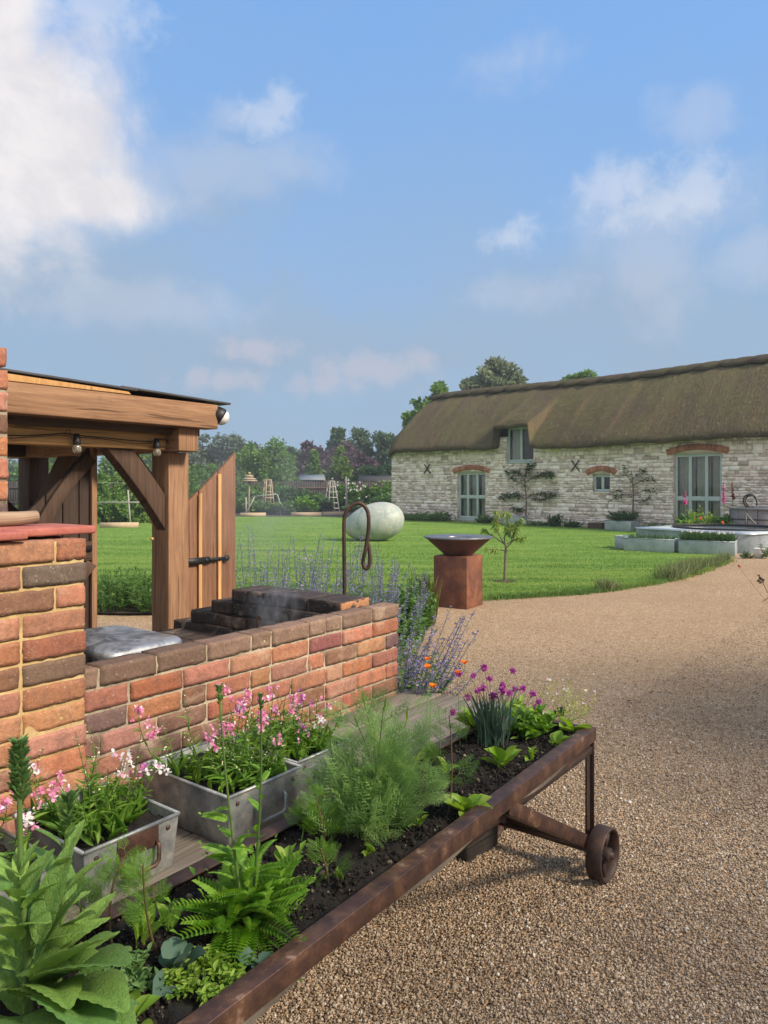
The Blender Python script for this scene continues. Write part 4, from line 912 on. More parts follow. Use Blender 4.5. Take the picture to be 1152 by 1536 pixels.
# --- flowering clumps in the tins
def nemesia(name, label, u0, u1, v0, v1, z, n, h, mats, seed, group='flowering plants in the tins'):
    q = np.random.default_rng(seed); c = W((u0 + u1) / 2, (v0 + v1) / 2, z); t = thing(name, label, 'flowering plant', c, group)
    roots = np.array([W(a, b, z) for a, b in zip(q.uniform(u0, u1, n), q.uniform(v0, v1, n))]); cs = []; tips = []
    for r0 in roots:
        d = nrm(np.r_[(r0 - c)[:2] * 3 + q.normal(0, .16, 2), 1.]); hh = h * q.uniform(.55, 1.12); tip = r0 + d * hh
        cs.append(curve(r0, tip, np.r_[q.normal(0, .012, 2), 0], 7)); tips.append(tip)
    st = MB(); stems(st, cs, .0017); st.build('stem', STEM, t)
    fo = MB(); p, D, T = along(cs, q, 15, .04, .72); leaves(fo, T_LIN, q, p, outward(q, D, .75), .042, .2, .6)
    nb = n * 6; rr = roots[q.integers(0, n, nb)] + q.normal(0, .014, (nb, 3)) * (1, 1, 0); leaves(fo, T_OVF, q, rr, dirs(q, nb, 25, 80), .07, .22, .5); fo.build('foliage', G_BRIGHT, t)
    for i, tip in enumerate(tips):
        if q.random() < .56: continue
        k = q.integers(4, 9); mbq = MB(); fm = mats[q.choice(len(mats), p=[m_[1] for m_ in mats])][0]
        for _ in range(k):
            fp = tip + q.normal(0, .013, 3) + (0, 0, -.01); ax = nrm(np.r_[q.normal(0, .6, 2) + (.3, -.5), .25]); a = np.linspace(0, 2 * pi, 5, endpoint=False) + q.uniform(0, 6)
            s1 = nrm(np.cross(ax, (0, 0, 1.))); s2 = np.cross(ax, s1); Dp = np.array([cos(x) * s1 + sin(x) * s2 + .25 * ax for x in a])
            leaves(mbq, T_PET, q, np.tile(fp, (5, 1)), Dp, .0125, .8, .3)
        mbq.build('flower', fm, t)
    bl = MB(); k = n * 3; pp, D, T = along(cs, q, 3, .75, .97); leaves(bl, T_PET, q, pp + q.normal(0, .004, pp.shape), outward(q, D, .3), .008, .6, 1.); tag(bl.build('buds', CREAM, t), None, None, None, 'stuff')
    return t
nemesia('tin_flowers', 'pink, mauve and white flowers over lime leaves in the smaller rusty handled tin', 1.05, 1.26, -2.0, -1.76, .565, 26, .215, [(MAUVE, .25), (WHITE, .45), (PINK, .3)], 21)
nemesia('tin_flowers', 'bright pink flowers on upright stems in the large tin with the wire handle', 1.47, 1.70, -2.0, -1.72, .575, 30, .235, [(PINK, .85), (MAUVE, .15)], 22)
nemesia('tin_flowers', 'mauve pink flowers over dark bushy leaves in the tin nearest the wall end', 1.80, 2.02, -2.02, -1.74, .565, 30, .20, [(MAUVE, .6), (PINK, .3), (WHITE, .1)], 23)
nemesia('tin_flowers', 'white and pale pink flowers in the tin half hidden by the broad leaved plant', .70, .92, -2.02, -1.76, .565, 24, .17, [(WHITE, .6), (PINK, .4)], 24)
nemesia('tin_flowers', 'bare strappy green stems without petals at the front of the large tin', 1.50, 1.71, -1.80, -1.69, .575, 16, .13, [(PINK, .12), (STEM, .88)], 26)
# --- broad leaved foxglove at the bottom left
def serr(n=26, wmax=.21, droop=.35):
    V = []
    for i in range(n + 1):
        t = i / n; w = (wmax * math.sin(pi * min(1, max(0, t - .12) / .88) ** .72) ** .85 if t > .12 else 0) + .012; w *= 1 + (.02 if i % 2 else -.02); z = -droop * t ** 1.7 + .02 * t; y = t * (1 - .3 * droop * t)
        rip = .010 * math.sin(i * pi)
        V += [(-w, y, z + .28 * w + .004 * (-1) ** i), (-w * .5, y + .012, z + .19 * w), (0, y, z - .004), (w * .5, y + .012, z + .19 * w), (w, y, z + .28 * w + .004 * (-1) ** i)]
    Fq = [(5 * i + k, 5 * i + k + 1, 5 * i + k + 6, 5 * i + k + 5) for i in range(n) for k in range(4)]
    return np.array(V, float), np.array(Fq)
def f_fox(nt):
    c = nt.mix(nt.isl, (.105, .225, .065), (.22, .365, .075)); n = nt.noise(nt.obj, 60, 4, .6); c = nt.mix(.45, c, n, 'OVERLAY'); c = nt.mix(nt.ramp(nt.noise(nt.obj, 26, 5, .7, .8), .56, .7, 0, .55), c, (.24, .33, .09)); c = nt.mix(nt.ramp(nt.noise(nt.obj, 90, 3, .7), .69, .76, 0, .8), c, (.16, .11, .05))
    at = nt.new('ShaderNodeAttribute', attribute_name='Col').outputs['Color']; c = nt.mix(1., c, at, 'MULTIPLY')
    pset(nt, c, .5, 0, .3); vw = nt.new('ShaderNodeTexVoronoi'); vw.feature = 'DISTANCE_TO_EDGE'; nt.put(vw.inputs['Vector'], nt.obj); vw.inputs['Scale'].default_value = 95; bump(nt, nt.m('ADD', nt.ramp(vw.outputs['Distance'], 0, .12), nt.m('MULTIPLY', n, .5)), .4, .003)
    tr = nt.new('ShaderNodeBsdfTranslucent'); nt.put(tr.inputs[0], nt.mix(.5, c, (.30, .42, .03))); mx = nt.new('ShaderNodeMixShader'); mx.inputs[0].default_value = .3
    nt.L.new(nt.bs.outputs[0], mx.inputs[1]); nt.L.new(tr.outputs[0], mx.inputs[2]); nt.L.new(mx.outputs[0], nt.out.inputs[0])
FOX = mat('foxglove_leaf', f_fox)
fx = thing('foxglove', 'broad toothed leaved foxglove with a tall green bud spike, bottom left of the photo', 'foxglove', P(60, 1500, 1.32))
q = np.random.default_rng(31)
def foxleaf(mb, base, tip, wid, droop, roll=0., col=(1, 1, 1)):
    base, tip = np.asarray(base, float), np.asarray(tip, float); d = tip - base; L = np.linalg.norm(d)
    T = serr(26, wid, droop); D = nrm((d + np.array((0, 0, L * droop * .8)))[None]); mb.inst(T, rotm(D, np.array([roll])), base[None], np.array([[L * 1.08] * 3]), col)
mb = MB()
FL = [((50, 1440), (98, 1262), 1.36, .13, .18), ((52, 1450), (124, 1312), 1.34, .14, .2), ((55, 1490), (158, 1372), 1.24, .20, .3), ((60, 1490), (190, 1412), 1.20, .22, .3), ((60, 1500), (118, 1445), 1.19, .2, .5),
      ((60, 1520), (200, 1490), 1.15, .2, .5), ((60, 1520), (165, 1520), 1.12, .22, .6), ((50, 1530), (110, 1570), 1.08, .22, .5), ((90, 1500), (188, 1462), 1.18, .2, .45), ((70, 1470), (150, 1425), 1.25, .2, .4)]
for i, (a, b, Y, w, dr) in enumerate(FL): foxleaf(mb, P(*a, 1.30), P(*b, Y), w, dr, q.normal(0, .25), np.array((1, 1, 1)) * q.uniform(.85, 1.2))
for k in range(30):          # leaves spiralling up the stem, shorter towards the spike
    f = (k + .5) / 30; py = 1560 - 255 * f ** .9; b0_ = P(34 - 4 * f, py, 1.33); an = k * 2.4 + q.normal(0, .2); L = .150 * (1 - f) ** .8 + .05
    el_ = RAD(q.uniform(5, 40) + 30 * f); d = np.array((cos(an) * cos(el_), sin(an) * cos(el_), sin(el_))); foxleaf(mb, b0_, b0_ + d * L, q.uniform(.15, .19), .5 - .3 * f, q.normal(0, .2), np.array((1, 1, 1)) * q.uniform(.8, 1.2))
for k in range(16):
    f = (k + .5) / 16; b0_ = c2[int(f * .8 * (len(c2) - 1))] if False else P(88 + 10 * f, 1500 - 290 * f, 1.37 + .03 * f); an = k * 2.4; L = .11 * (1 - f) + .045; el_ = RAD(30 + 25 * f); d = np.array((cos(an) * cos(el_), sin(an) * cos(el_), sin(el_))); foxleaf(mb, b0_, b0_ + d * L, .17, .2, 0, np.array((1, 1, 1)) * q.uniform(.9, 1.2))
mb.build('leaf_rosette', FOX, fx, True)
sp = smooth([P(42, 1560, 1.32), P(42, 1450, 1.33), P(33, 1330, 1.34), (P(30, 1240, 1.35)), P(28, 1125, 1.35)]); mb = MB(); mb.tube(sp, np.linspace(.0075, .004, len(sp)), 10)
c2 = smooth([P(85, 1545, 1.36), P(92, 1400, 1.38), P(97, 1290, 1.40), P(105, 1200, 1.41)]); mb.tube(c2, np.linspace(.006, .003, len(c2)), 8); mb.build('stem', STEM, fx, True)
bd = MB(); k = 230; t = q.uniform(0, 1, k) ** .8; base = P(28, 1118, 1.35) * t[:, None] + P(31, 1205, 1.35) * (1 - t[:, None]); rad = .018 * (1 - t ** 1.5) + .004
D = outward(q, np.tile((0, 0, 1.), (k, 1)), .9); leaves(bd, T_OVF, q, base + D * rad[:, None] * .35, D, .022, .5, .4); bd.build('bud_spike', G_GREY, fx); bd = MB()
k = 60; t = q.uniform(0, 1, k); base = P(105, 1196, 1.41) * t[:, None] + P(100, 1260, 1.40) * (1 - t[:, None]); D = outward(q, np.tile((0, 0, 1.), (k, 1)), .9); leaves(bd, T_OVF, q, base, D, .026, .4, .4); bd.build('bud_spike', G_GREY, fx)
# --- feathery leaved and pinnate plants in the tray
def root_at(px, py, z=.525):
    Y = (EYE - z) * F / (py - HZ); return P(px, py, Y)
def fernplant(label, px, py, L, n, tall, seed, sc=1.):
    q = np.random.default_rng(seed); c = root_at(px, py); t = thing('valerian', label, 'leafy plant', c)
    D = dirs(q, n, 2, 78); fo = MB(); off = q.normal(0, .014, (n, 3)) * (1, 1, 0); leaves(fo, T_FERN, q, c + off, D, L, 1., .25)
    cs = [curve(c + q.normal(0, .01, 3) * (1, 1, 0), np.asarray(tp), q.normal(0, .008, 3), 9) for tp in tall]
    st = MB(); stems(st, cs, .0035, 7); st.build('stem', STEM, t)
    if cs:
        p, D2, T = along(cs, q, 15, .06, .72); D2 = outward(q, D2, .8); leaves(fo, T_FERN, q, p, D2, L * (.75 - .75 * T), 1., .3)
        [(lambda bd, a: (leaves(bd, T_OVF, q, a[0], outward(q, a[1], 1.2), .014, .4, .5), bd.build('bud', G_MID, t)))(MB(), along([c_], q, 40, .93, 1.)) for c_ in cs]
    fo.build('leaves', leafm('pinnate_leaf', (.10, .26, .025), (.23, .40, .05), .42, .5), t); return t
c0 = root_at(372, 1395); YY = c0[1]
fernplant('bright green fern like plant with two tall thin budded stems in the tray', 368, 1385, .145, 70, [P(328, 1032, YY + .10), P(391, 1042, YY + .02)], 41)
def feathery(name, label, cat, px, py, n, L, seed, spread=.05, el=(25, 85), m=G_GREY, stem_h=0., grp=None, stemm=STEM):
    q = np.random.default_rng(seed); c = root_at(px, py); t = thing(name, label, cat, c, grp)
    if stem_h:
        s = curve(c, c + np.r_[q.normal(0, .02, 2), stem_h], q.normal(0, .01, 3), 9); st = MB(); stems(st, [s], .003, 6); st.build('stem', stemm, t)
        p, D, T = along([s], q, n, .25, 1.); fo = MB(); D = outward(q, D, .8); ln = L * (1.15 - .6 * T)
        mbk = rotm(D, q.normal(0, .5, n)); fo.inst(T_FEATH, mbk, p, np.stack([ln * 1., ln, ln], 1))
    else:
        p = c + q.normal(0, spread, (n, 3)) * (1, 1, .25); p[:, 2] = np.maximum(p[:, 2], c[2] - .01) ; fo = MB(); leaves(fo, T_FEATH, q, p, dirs(q, n, *el), L, 1.15, .5)
    fo.build('foliage', m, t); return t
pp = feathery('poppy_plant', 'big mound of feathery grey green poppy leaves in the middle of the tray', 'poppy plant', 556, 1252, 84, .155, 51, .028, (25, 88), FEATHM)
q = np.random.default_rng(52); cs = []; fo = MB(); c0 = root_at(560, 1245)
heads = [(575, 1062), (610, 1075), (535, 1085), (495, 1105), (590, 1120), (625, 1140), (500, 1160), (545, 1050), (560, 1100), (520, 1130), (600, 1160), (640, 1190), (480, 1180), (570, 1140), (530, 1170), (615, 1110), (648, 1165), (505, 1205)]
for a, b in heads: cs.append(curve(c0 + q.normal(0, .02, 3) * (1, 1, 0), P(a, b, c0[1] + q.uniform(-.03, .22)), q.normal(0, .012, 3), 9))
st = MB(); stems(st, cs, .0022, 6); st.build('stem', STEM, pp)
p, D, T = along(cs, q, 15, .25, 1.); leaves(fo, T_FEATH, q, p, outward(q, D, .9), .105, 1.1, .5); fo.build('foliage', FEATHM, pp)
for c_ in cs[:9]: bd = MB(); p, D, T = along([c_], q, 3, .95, 1.); leaves(bd, T_OVF, q, p, D, .028, .22, .3); bd.build('bud', G_LIME, pp)
def poppy(label, px, py, Y, base):
    q = np.random.default_rng(int(px)); t = thing('orange_poppy', label, 'poppy', P(px, py, Y), 'orange poppies above the tray'); f = P(px, py, Y)
    st = MB(); stems(st, [curve(np.asarray(base), f, q.normal(0, .015, 3), 9)], .0014, 5); st.build('stem', STEM, t)
    fl_ = MB(); a = np.linspace(0, 2 * pi, 4, endpoint=False) + q.uniform(0, 1); D = np.stack([np.cos(a), np.sin(a), np.full(4, .75)], 1); leaves(fl_, T_PET, q, np.tile(f, (4, 1)), D, .021, 1.15, .1); fl_.build('petals', ORANGE, t)
b0 = root_at(640, 1150)
poppy('orange poppy flower, highest, beside the end of the brick wall', 641, 990, 3.0, b0); poppy('orange poppy flower just below the highest one by the wall end', 642, 1003, 2.98, b0)
poppy('orange poppy flower lowest of all, above the grey bench boards', 650, 1031, 2.85, root_at(660, 1140)); poppy('orange poppy flower partly hidden by the magenta heads', 686, 1010, 2.9, root_at(690, 1120))
poppy('small faded orange poppy flower out over the gravel', 697, 996, 2.95, root_at(700, 1115))
# seedlings
CS = 'feathery seedlings in the tray'
feathery('cosmos_plant', 'tall thin feathery seedling with a dark stem, behind the round leaved lettuce', 'seedling', 672, 1222, 26, .10, 53, m=G_MID, stem_h=.30, grp=CS, stemm=STEMR)
for i, (label, px, py, h, n_) in enumerate((('dense fresh green feathery seedling at the foot of the poppy mound', 487, 1268, .13, 34), ('small feathery seedling standing alone in bare soil', 489, 1318, .085, 20), ('feathery seedling with a red stem beside the fern like plant', 236, 1432, .20, 40), ('thin dark feathery seedling in front of the rusty tin handle', 168, 1418, .17, 30))):
    feathery('cosmos_plant', label, 'seedling', px, py, n_, .075, 60 + i, m=G_BRIGHT, stem_h=h, grp=CS, stemm=STEMR)
q = np.random.default_rng(70)
def rosette(name, label, cat, px, py, n, L, w, el, m, seed, T=T_SPAT, grp=None, z=.525):
    q = np.random.default_rng(seed); c = root_at(px, py, z); t = tag(bpy.data.objects.new(name, None), label, cat, grp); COL.objects.link(t); t.location = tuple(c)
    fo = MB(); leaves(fo, T, q, c + q.normal(0, .006, (n, 3)) * (1, 1, 0), dirs(q, n, *el), L, w, .25); fo.build('leaves', m, t, True); return t
rosette('lettuce', 'round leaved lettuce beside the rusty rail above the brace', 'lettuce', 697, 1222, 14, .085, .55, (25, 75), G_LIME, 71)
rosette('lettuce', 'young pale lettuce between the chives and the front rail', 'lettuce', 753, 1152, 10, .085, .5, (30, 85), G_LIME, 72)
rosette('lettuce', 'small two leaf lettuce near the front rail', 'lettuce', 831, 1118, 6, .06, .6, (25, 70), G_LIME, 73)
rosette('lettuce', 'lettuce at the far corner of the tray', 'lettuce', 858, 1100, 10, .075, .55, (25, 75), G_LIME, 74)
rosette('lettuce', 'lettuce behind the chives against the back rail', 'lettuce', 712, 1100, 12, .10, .5, (35, 85), G_LIME, 75)
rosette('seedling', 'single upright lime leaf seedling beside the foxglove', 'seedling', 212, 1420, 5, .085, .38, (50, 88), G_LIME, 76)
rosette('seedling', 'rounded bright leaf seedling at the bottom edge of the tray', 'seedling', 205, 1535, 6, .07, .5, (15, 60), G_LIME, 77)
rosette('seedling', 'small lime seedling standing among the low ground cover', 'seedling', 312, 1462, 5, .05, .35, (40, 88), G_LIME, 78)
rosette('seedling', 'small pale leaf seedling in the soil beside the poppy mound', 'seedling', 628, 1240, 6, .04, .45, (20, 80), G_LIME, 79)
rosette('seedling', 'tiny upright seedling in the soil near the front rail', 'seedling', 512, 1322, 4, .045, .2, (55, 88), G_LIME, 80)
rosette('nasturtium', 'blue grey rounded leaves on dark stems by the seedlings', 'nasturtium', 262, 1465, 14, .075, .62, (5, 75), G_BLUE, 81)
rosette('nasturtium', 'low blue grey leaves against the front rail near the fern like plant', 'nasturtium', 395, 1452, 12, .05, .7, (0, 60), G_BLUE, 82)
# leafy clump at the far end
def clump(name, label, cat, c, n, L, w, rad, h, m, seed, T=T_OV, grp=None, el=(10, 85), stem=True):
    q = np.random.default_rng(seed); c = np.asarray(c, float); t = thing(name, label, cat, c, grp)
    ns = max(6, n // 14); a = q.uniform(0, 2 * pi, ns); rr = rad * np.sqrt(q.uniform(0, 1, ns)); cs = []
    for i in range(ns):
        d = np.array((cos(a[i]) * rr[i], sin(a[i]) * rr[i], 0)); cs.append(curve(c + d * .5, c + d * 1.1 + DZ * h * q.uniform(.5, 1.1) * (1 - .4 * rr[i] / rad), (0, 0, 0), 6))
    if stem: st = MB(); stems(st, cs, .0016 * max(1, h * 4), 4); st.build('stem', STEM, t)
    fo = MB(); p, D, T_ = along(cs, q, max(2, n // ns), .1, 1.); leaves(fo, T, q, p + q.normal(0, L * .15, p.shape), nrm(outward(q, D, .5) + dirs(q, len(p), *el) * .6), L, w, .5); fo.build('foliage', m, t); return t
clump('salad_clump', 'leafy green salad clump at the far end of the tray', 'salad plant', root_at(800, 1105), 420, .05, .42, .085, .10, G_BRIGHT, 83)
clump('salad_clump', 'shorter frilly salad clump in front of the far corner', 'salad plant', root_at(775, 1090), 260, .05, .38, .07, .09, G_LIME, 84)
clump('ground_cover', 'low lime ground cover plant of tiny leaves by the front rail', 'ground cover', root_at(305, 1478), 560, .017, .5, .075, .04, G_LIME, 85)
clump('ground_cover', 'thin pale ground cover plant spreading beside the foxglove', 'ground cover', root_at(190, 1470), 420, .018, .55, .075, .035, G_GREY, 86)
clump('leafy_plant', 'broad green leafy plant peeping from the front of the poppy mound', 'leafy plant', root_at(592, 1235), 90, .07, .34, .06, .09, G_MID, 87)
# chives
def chives():
    q = np.random.default_rng(90); c = root_at(735, 1118); t = thing('chives', 'tuft of blue green chives with round magenta flower heads', 'chives', c)
    n = 130; fo = MB(); leaves(fo, T_LINU, q, c + q.normal(0, .022, (n, 3)) * (1, 1, 0), dirs(q, n, 58, 89), .19, .022, .6); fo.build('blades', G_BLUE, t)
    hp = [(726, 1001), (769, 1006), (734, 1018), (753, 1028), (754, 1036), (717, 1036), (725, 1032), (773, 1034), (784, 1033), (799, 1041), (808, 1053), (802, 1060), (688, 1010), (702, 1046), (679, 1068), (751, 1075), (710, 1014), (740, 1043), (764, 1040)]
    st = MB(); n = 0
    for i, (a, b) in enumerate(hp):
        tip = P(a, b, c[1] + q.uniform(-.06, .22)); stems(st, [curve(c + q.normal(0, .015, 3) * (1, 1, 0), tip, q.normal(0, .012, 3), 8)], .0013, 5)
        hd = MB(); k = 60; D = nrm(q.normal(size=(k, 3))); leaves(hd, T_PET, q, tip + D * .002, D, .0135 * q.uniform(.75, 1.15), .45, 1.); hd.build('flower_head', MAGE, t)
    st.build('stem', STEM, t)
chives()
q = np.random.default_rng(95); c = root_at(845, 1085); t = thing('airy_flowering_plant', 'airy yellow green flowering plant hanging over the far corner of the tray', 'flowering plant', c)
cs = [curve(c + q.normal(0, .01, 3) * (1, 1, 0), P(a, b, c[1] + q.uniform(-.05, .25)), q.normal(0, .02, 3), 8) for a, b in zip(q.uniform(795, 900, 34), q.uniform(1012, 1075, 34))]
st = MB(); stems(st, cs, .0009, 4); st.build('stem', G_LIME, t); p, D, T = along(cs, q, 16, .45, 1.); fo = MB(); leaves(fo, T_PET, q, p + q.normal(0, .006, p.shape), outward(q, D, .3), .009, .6, 1.); tag(fo.build('florets', petal('yellow_green_floret', (.34, .36, .05), (.48, .47, .12), (.7, .68, .5)), t), None, None, None, 'stuff')
p, D, T = along(cs, q, 1, .97, 1.); [(lambda f_, k_: (leaves(f_, T_PET, q, np.tile(p[k_], (5, 1)), dirs(q, 5, 0, 60), .011, .8, 1.), f_.build('flower', WHITE, t)))(MB(), k_) for k_ in range(12)]
rosette('violet', 'dark leaved plant at the back of the tray behind the chives', 'violet', 838, 1076, 9, .05, .6, (20, 80), mat('dark_leaf', lambda nt: pset(nt, (.02, .035, .02), .5)), 96)
# thin stem with a seed head reaching in at the right
t = thing('dried_stem', 'thin bare stem with a dry seed head at the right edge, over the gravel', 'dried plant', (1.66, 3.0, 0)); st = MB(); b = np.array((1.66, 3.0, -.01)); tip = P(1139, 868, 3.0)
cv = np.concatenate([curve(b, P(1158, 905, 3.0), (.02, 0, 0), 6)[:-1], curve(P(1158, 905, 3.0), P(1144, 874, 3.0), (0, 0, .005), 4)]); stems(st, [cv, curve(P(1153, 896, 3.), P(1143, 903, 3.), (0, 0, 0), 4)], .0018, 6); st.build('stem', STEMR, t)
hd = MB(); D = nrm(np.random.default_rng(4).normal(size=(50, 3))); leaves(hd, T_PET, q, P(1141, 871, 3.0) + D * .004, D, .010, .5, 1.); D = dirs(q, 8, 10, 80); leaves(hd, T_LIN, q, np.tile(P(1139, 866, 3.), (8, 1)), D, .022, .2, .5); hd.build('seed_head', RUSTD, t)
pt = MB(); D = dirs(q, 7, 0, 80); leaves(pt, T_PET, q, np.tile(P(1109, 851, 3.05), (7, 1)), D, .012, .6, .6); pt.build('petals', petal('dried_red_petal', (.35, .05, .05), (.55, .15, .13)), t); st = MB(); stems(st, [curve(P(1160, 915, 3.), P(1109, 851, 3.05), (-.005, 0, .004), 8)], .0007, 4); st.build('twig', STEMR, t)
# --- catmint
def catmint(label, seed, n=34, h=.75, wide=.30, lean=(0, 0), grp='catmint plants in bloom'):
    q = np.random.default_rng(seed); t = thing('catmint', label, 'catmint', (0, 0, 0), grp); cs = []
    for i in range(n):
        r = wide * math.sqrt(q.random()); a = q.uniform(0, 6.28); b = np.array((cos(a) * r * .45, sin(a) * r * .45, 0)); tip = np.array((cos(a) * r * 1.35 + lean[0], sin(a) * r * 1.35 + lean[1], h * q.uniform(.6, 1.12))); cs.append(curve(b, tip, np.r_[q.normal(0, .025, 2), .03], 8))
    st = MB(); stems(st, cs, .0022, 4); st.build('stem', STEM, t)
    fo = MB(); p, D, T = along(cs, q, 34, .02, .66); leaves(fo, T_OV, q, p, outward(q, D, .4), .034, .5, .5)
    nb = n * 16; rr = np.stack([q.normal(0, wide * .6, nb), q.normal(0, wide * .6, nb), np.abs(q.normal(0, h * .2, nb))], 1); leaves(fo, T_OV, q, rr, dirs(q, nb, -5, 70), .055, .5, .6); fo.build('foliage', G_GREY, t)
    t0 = np.linspace(.6, .99, 15)
    for c in cs:
        pts, dd = [], []
        for tt in t0:
            i = min(int(tt * 7), 6); f = tt * 7 - i; o_ = c[i] * (1 - f) + c[i + 1] * f; k = int(4 * (1.15 - tt) * 1.6) + 2
            pts.append(np.tile(o_, (k, 1)) + q.normal(0, .004, (k, 3))); dd.append(outward(q, np.tile(nrm(c[i + 1] - c[i]), (k, 1)), .35))
        fl_ = MB(); leaves(fl_, T_PET, q, np.concatenate(pts), np.concatenate(dd), .0165, .5, 1.); fl_.build('flower_spike', LAV, t)
    return t
q = np.random.default_rng(100)
cm = [catmint('tall catmint with thin lilac spikes growing behind the brick hearth', 101, 15, 1.0, .30), catmint('tall catmint with thin lilac spikes growing behind the brick hearth', 102, 13, .92, .28)]
spots = [(372, 5.35, 1.), (415, 5.2, 1.1), (458, 5.5, 1.02), (492, 5.25, 1.12), (536, 5.45, 1.04), (572, 5.2, .95), (395, 6.3, 1.05), (445, 6.6, 1.), (500, 6.4, 1.0), (548, 6.7, .95), (590, 6.3, .92), (604, 5.6, .85), (342, 6.1, 1.0), (470, 7.4, .9), (560, 7.5, .85)]
for i, (px, Y, s_) in enumerate(spots):
    loc = ((px - 576) / F * Y, Y, .01)
    if i < 2: cm[i].location = loc; cm[i].scale = (s_,) * 3
    else: dup(cm[i % 2], loc, i * 1.9, s_)
c4 = catmint('catmint spilling out over the gravel at the end of the brick wall', 103, 46, .78, .20, (.26, -.06)); c4.location = tuple(W(3.20, -2.36, 0))
cb = clump('border_plant', 'leafy border plant on the lawn edge seen through the oak shelter', 'border plant', (0, 0, 0), 900, .055, .35, .30, .50, G_MID, 104, T_LIN, 'border plants behind the shelter')
for i, (px, Y) in enumerate(((150, 9.1), (182, 9.25), (212, 9.05), (240, 9.3), (110, 9.3), (165, 8.75), (228, 8.7))):
    loc = ((px - 576) / F * Y, Y, .03)
    if i == 0: cb.location = loc
    else: dup(cb, loc, i * 2.2, 1 + .06 * (i % 3))
clump('lime_shrub', 'bright lime green bushy plant between the catmint and the rusty plinth', 'shrub', ((618 - 576) / F * 7.3, 7.3, 0), 1400, .055, .7, .24, .66, G_MID, 105)
clump('lime_shrub', 'darker low bushy plant at the foot of the lime shrub', 'shrub', ((600 - 576) / F * 7.0, 7.0, 0), 800, .09, .7, .24, .5, G_MID, 106)
q = np.random.default_rng(107); n = 240; mb = MB(); c = np.array(((637 - 576) / F * 8.0, 8.0, 0)); t = thing('tufted_grass', 'upright tuft of olive grass beside the rusty plinth', 'ornamental grass', c)
leaves(mb, T_LINU, q, c + q.normal(0, .04, (n, 3)) * (1, 1, 0), dirs(q, n, 74, 89), .48, .02, .6); mb.build('blades', leafm('olive_blade', (.10, .13, .025), (.19, .21, .05), .3, .6), t)

for i, (px, py, h, lab) in enumerate(((452, 1262, .09, 'small feathery seedling between the fern like plant and the poppy mound'), (598, 1218, .12, 'feathery seedling leaning out of the right side of the poppy mound'), (128, 1400, .12, 'feathery seedling in front of the corner of the rusty handled tin'), (640, 1170, .10, 'feathery seedling behind the round leaved lettuce, next to the bench boards'))):
    feathery('cosmos_plant', lab, 'seedling', px, py, 26, .065, 700 + i, m=G_BRIGHT, stem_h=h, grp=CS, stemm=STEM)
for i, (px, py, n, L, lab) in enumerate(((430, 1300, 7, .05, 'tiny lime seedling beside the fern like plant, toward the poppy mound'), (560, 1282, 6, .045, 'tiny lime seedling in bare soil below the poppy mound'), (668, 1160, 8, .06, 'lime seedling in the soil left of the chives'), (795, 1140, 7, .05, 'lime seedling close to the front rail below the salad clump'), (255, 1395, 7, .06, 'upright lime seedling behind the blue grey nasturtium'))):
    rosette('seedling', lab, 'seedling', px, py, n, L, .42, (30, 85), G_LIME, 720 + i)
HAZE = .0014
# ================================================================== things on the lawn
fp = thing('fire_pit', 'round steel fire bowl on a square rusty corten plinth by the gravel edge', 'fire pit', (.95, 9.27, 0))
th = RAD(32); s_ = .455; n0 = np.array((1.0, 8.98, 0)); dl = np.array((-cos(th), sin(th), 0)) * s_; dr = np.array((sin(th), cos(th), 0)) * s_
mb = MB(); mb.prism([n0 - DZ * .02, n0 + dr - DZ * .02, n0 + dr + dl - DZ * .02, n0 + dl - DZ * .02], DZ * .652); mb.build('plinth', CORTEN, fp, bevel=.006)
cc = n0 + (dl + dr) / 2; mb = MB(); mb.lathe([(.175, .632), (.18, .642), (.40, .838), (.412, .845)], cc, 48); mb.build('bowl', mottle('rusty_bowl', [(0, (.05, .022, .02)), (1, (.12, .045, .03))], 4, .7, .2), fp, True)
mb = MB(); mb.lathe([(.405, .846), (.428, .846), (.430, .852), (.428, .866), (.24, .862), (.16, .855), (.15, .80), (.0, .72)], cc, 56); o = mb.build('griddle_plate', STEEL, fp, False, .002)
# verdigris egg
def f_egg(nt):
    n = nt.noise(nt.obj, 2.6, 7, .65, .6); st = nt.noise(nt.scale(nt.obj, (9, 9, 1.2)), 1.2, 5, .65)
    c = nt.cramp(nt.m('ADD', nt.m('MULTIPLY', n, .6), nt.m('MULTIPLY', st, .4)), [(.34, (.17, .235, .22)), (.45, (.29, .34, .315)), (.55, (.40, .42, .375)), (.66, (.38, .32, .25))])
    c = nt.mix(.35, c, nt.noise(nt.obj, 25, 4, .7), 'OVERLAY'); pset(nt, c, .6, .1, .4); bump(nt, n, .2, .02)
mb = MB(); c = P(561, 784, 19.9); A_ = nrm(np.array((1, -.10, .22))); L_ = .82
prof_ = []
for k in range(33):
    a = -pi / 2 + pi * k / 32; xx = sin(a); r0 = .515 * cos(a) * (1 + .14 * xx); prof_.append((max(r0, 1e-4), xx * L_))
mb.lathe(prof_, c, 48, A_); tag(mb.build('egg_sculpture', mat('verdigris_copper', f_egg), None, True), 'large pale verdigris egg sculpture lying on the lawn', 'sculpture')
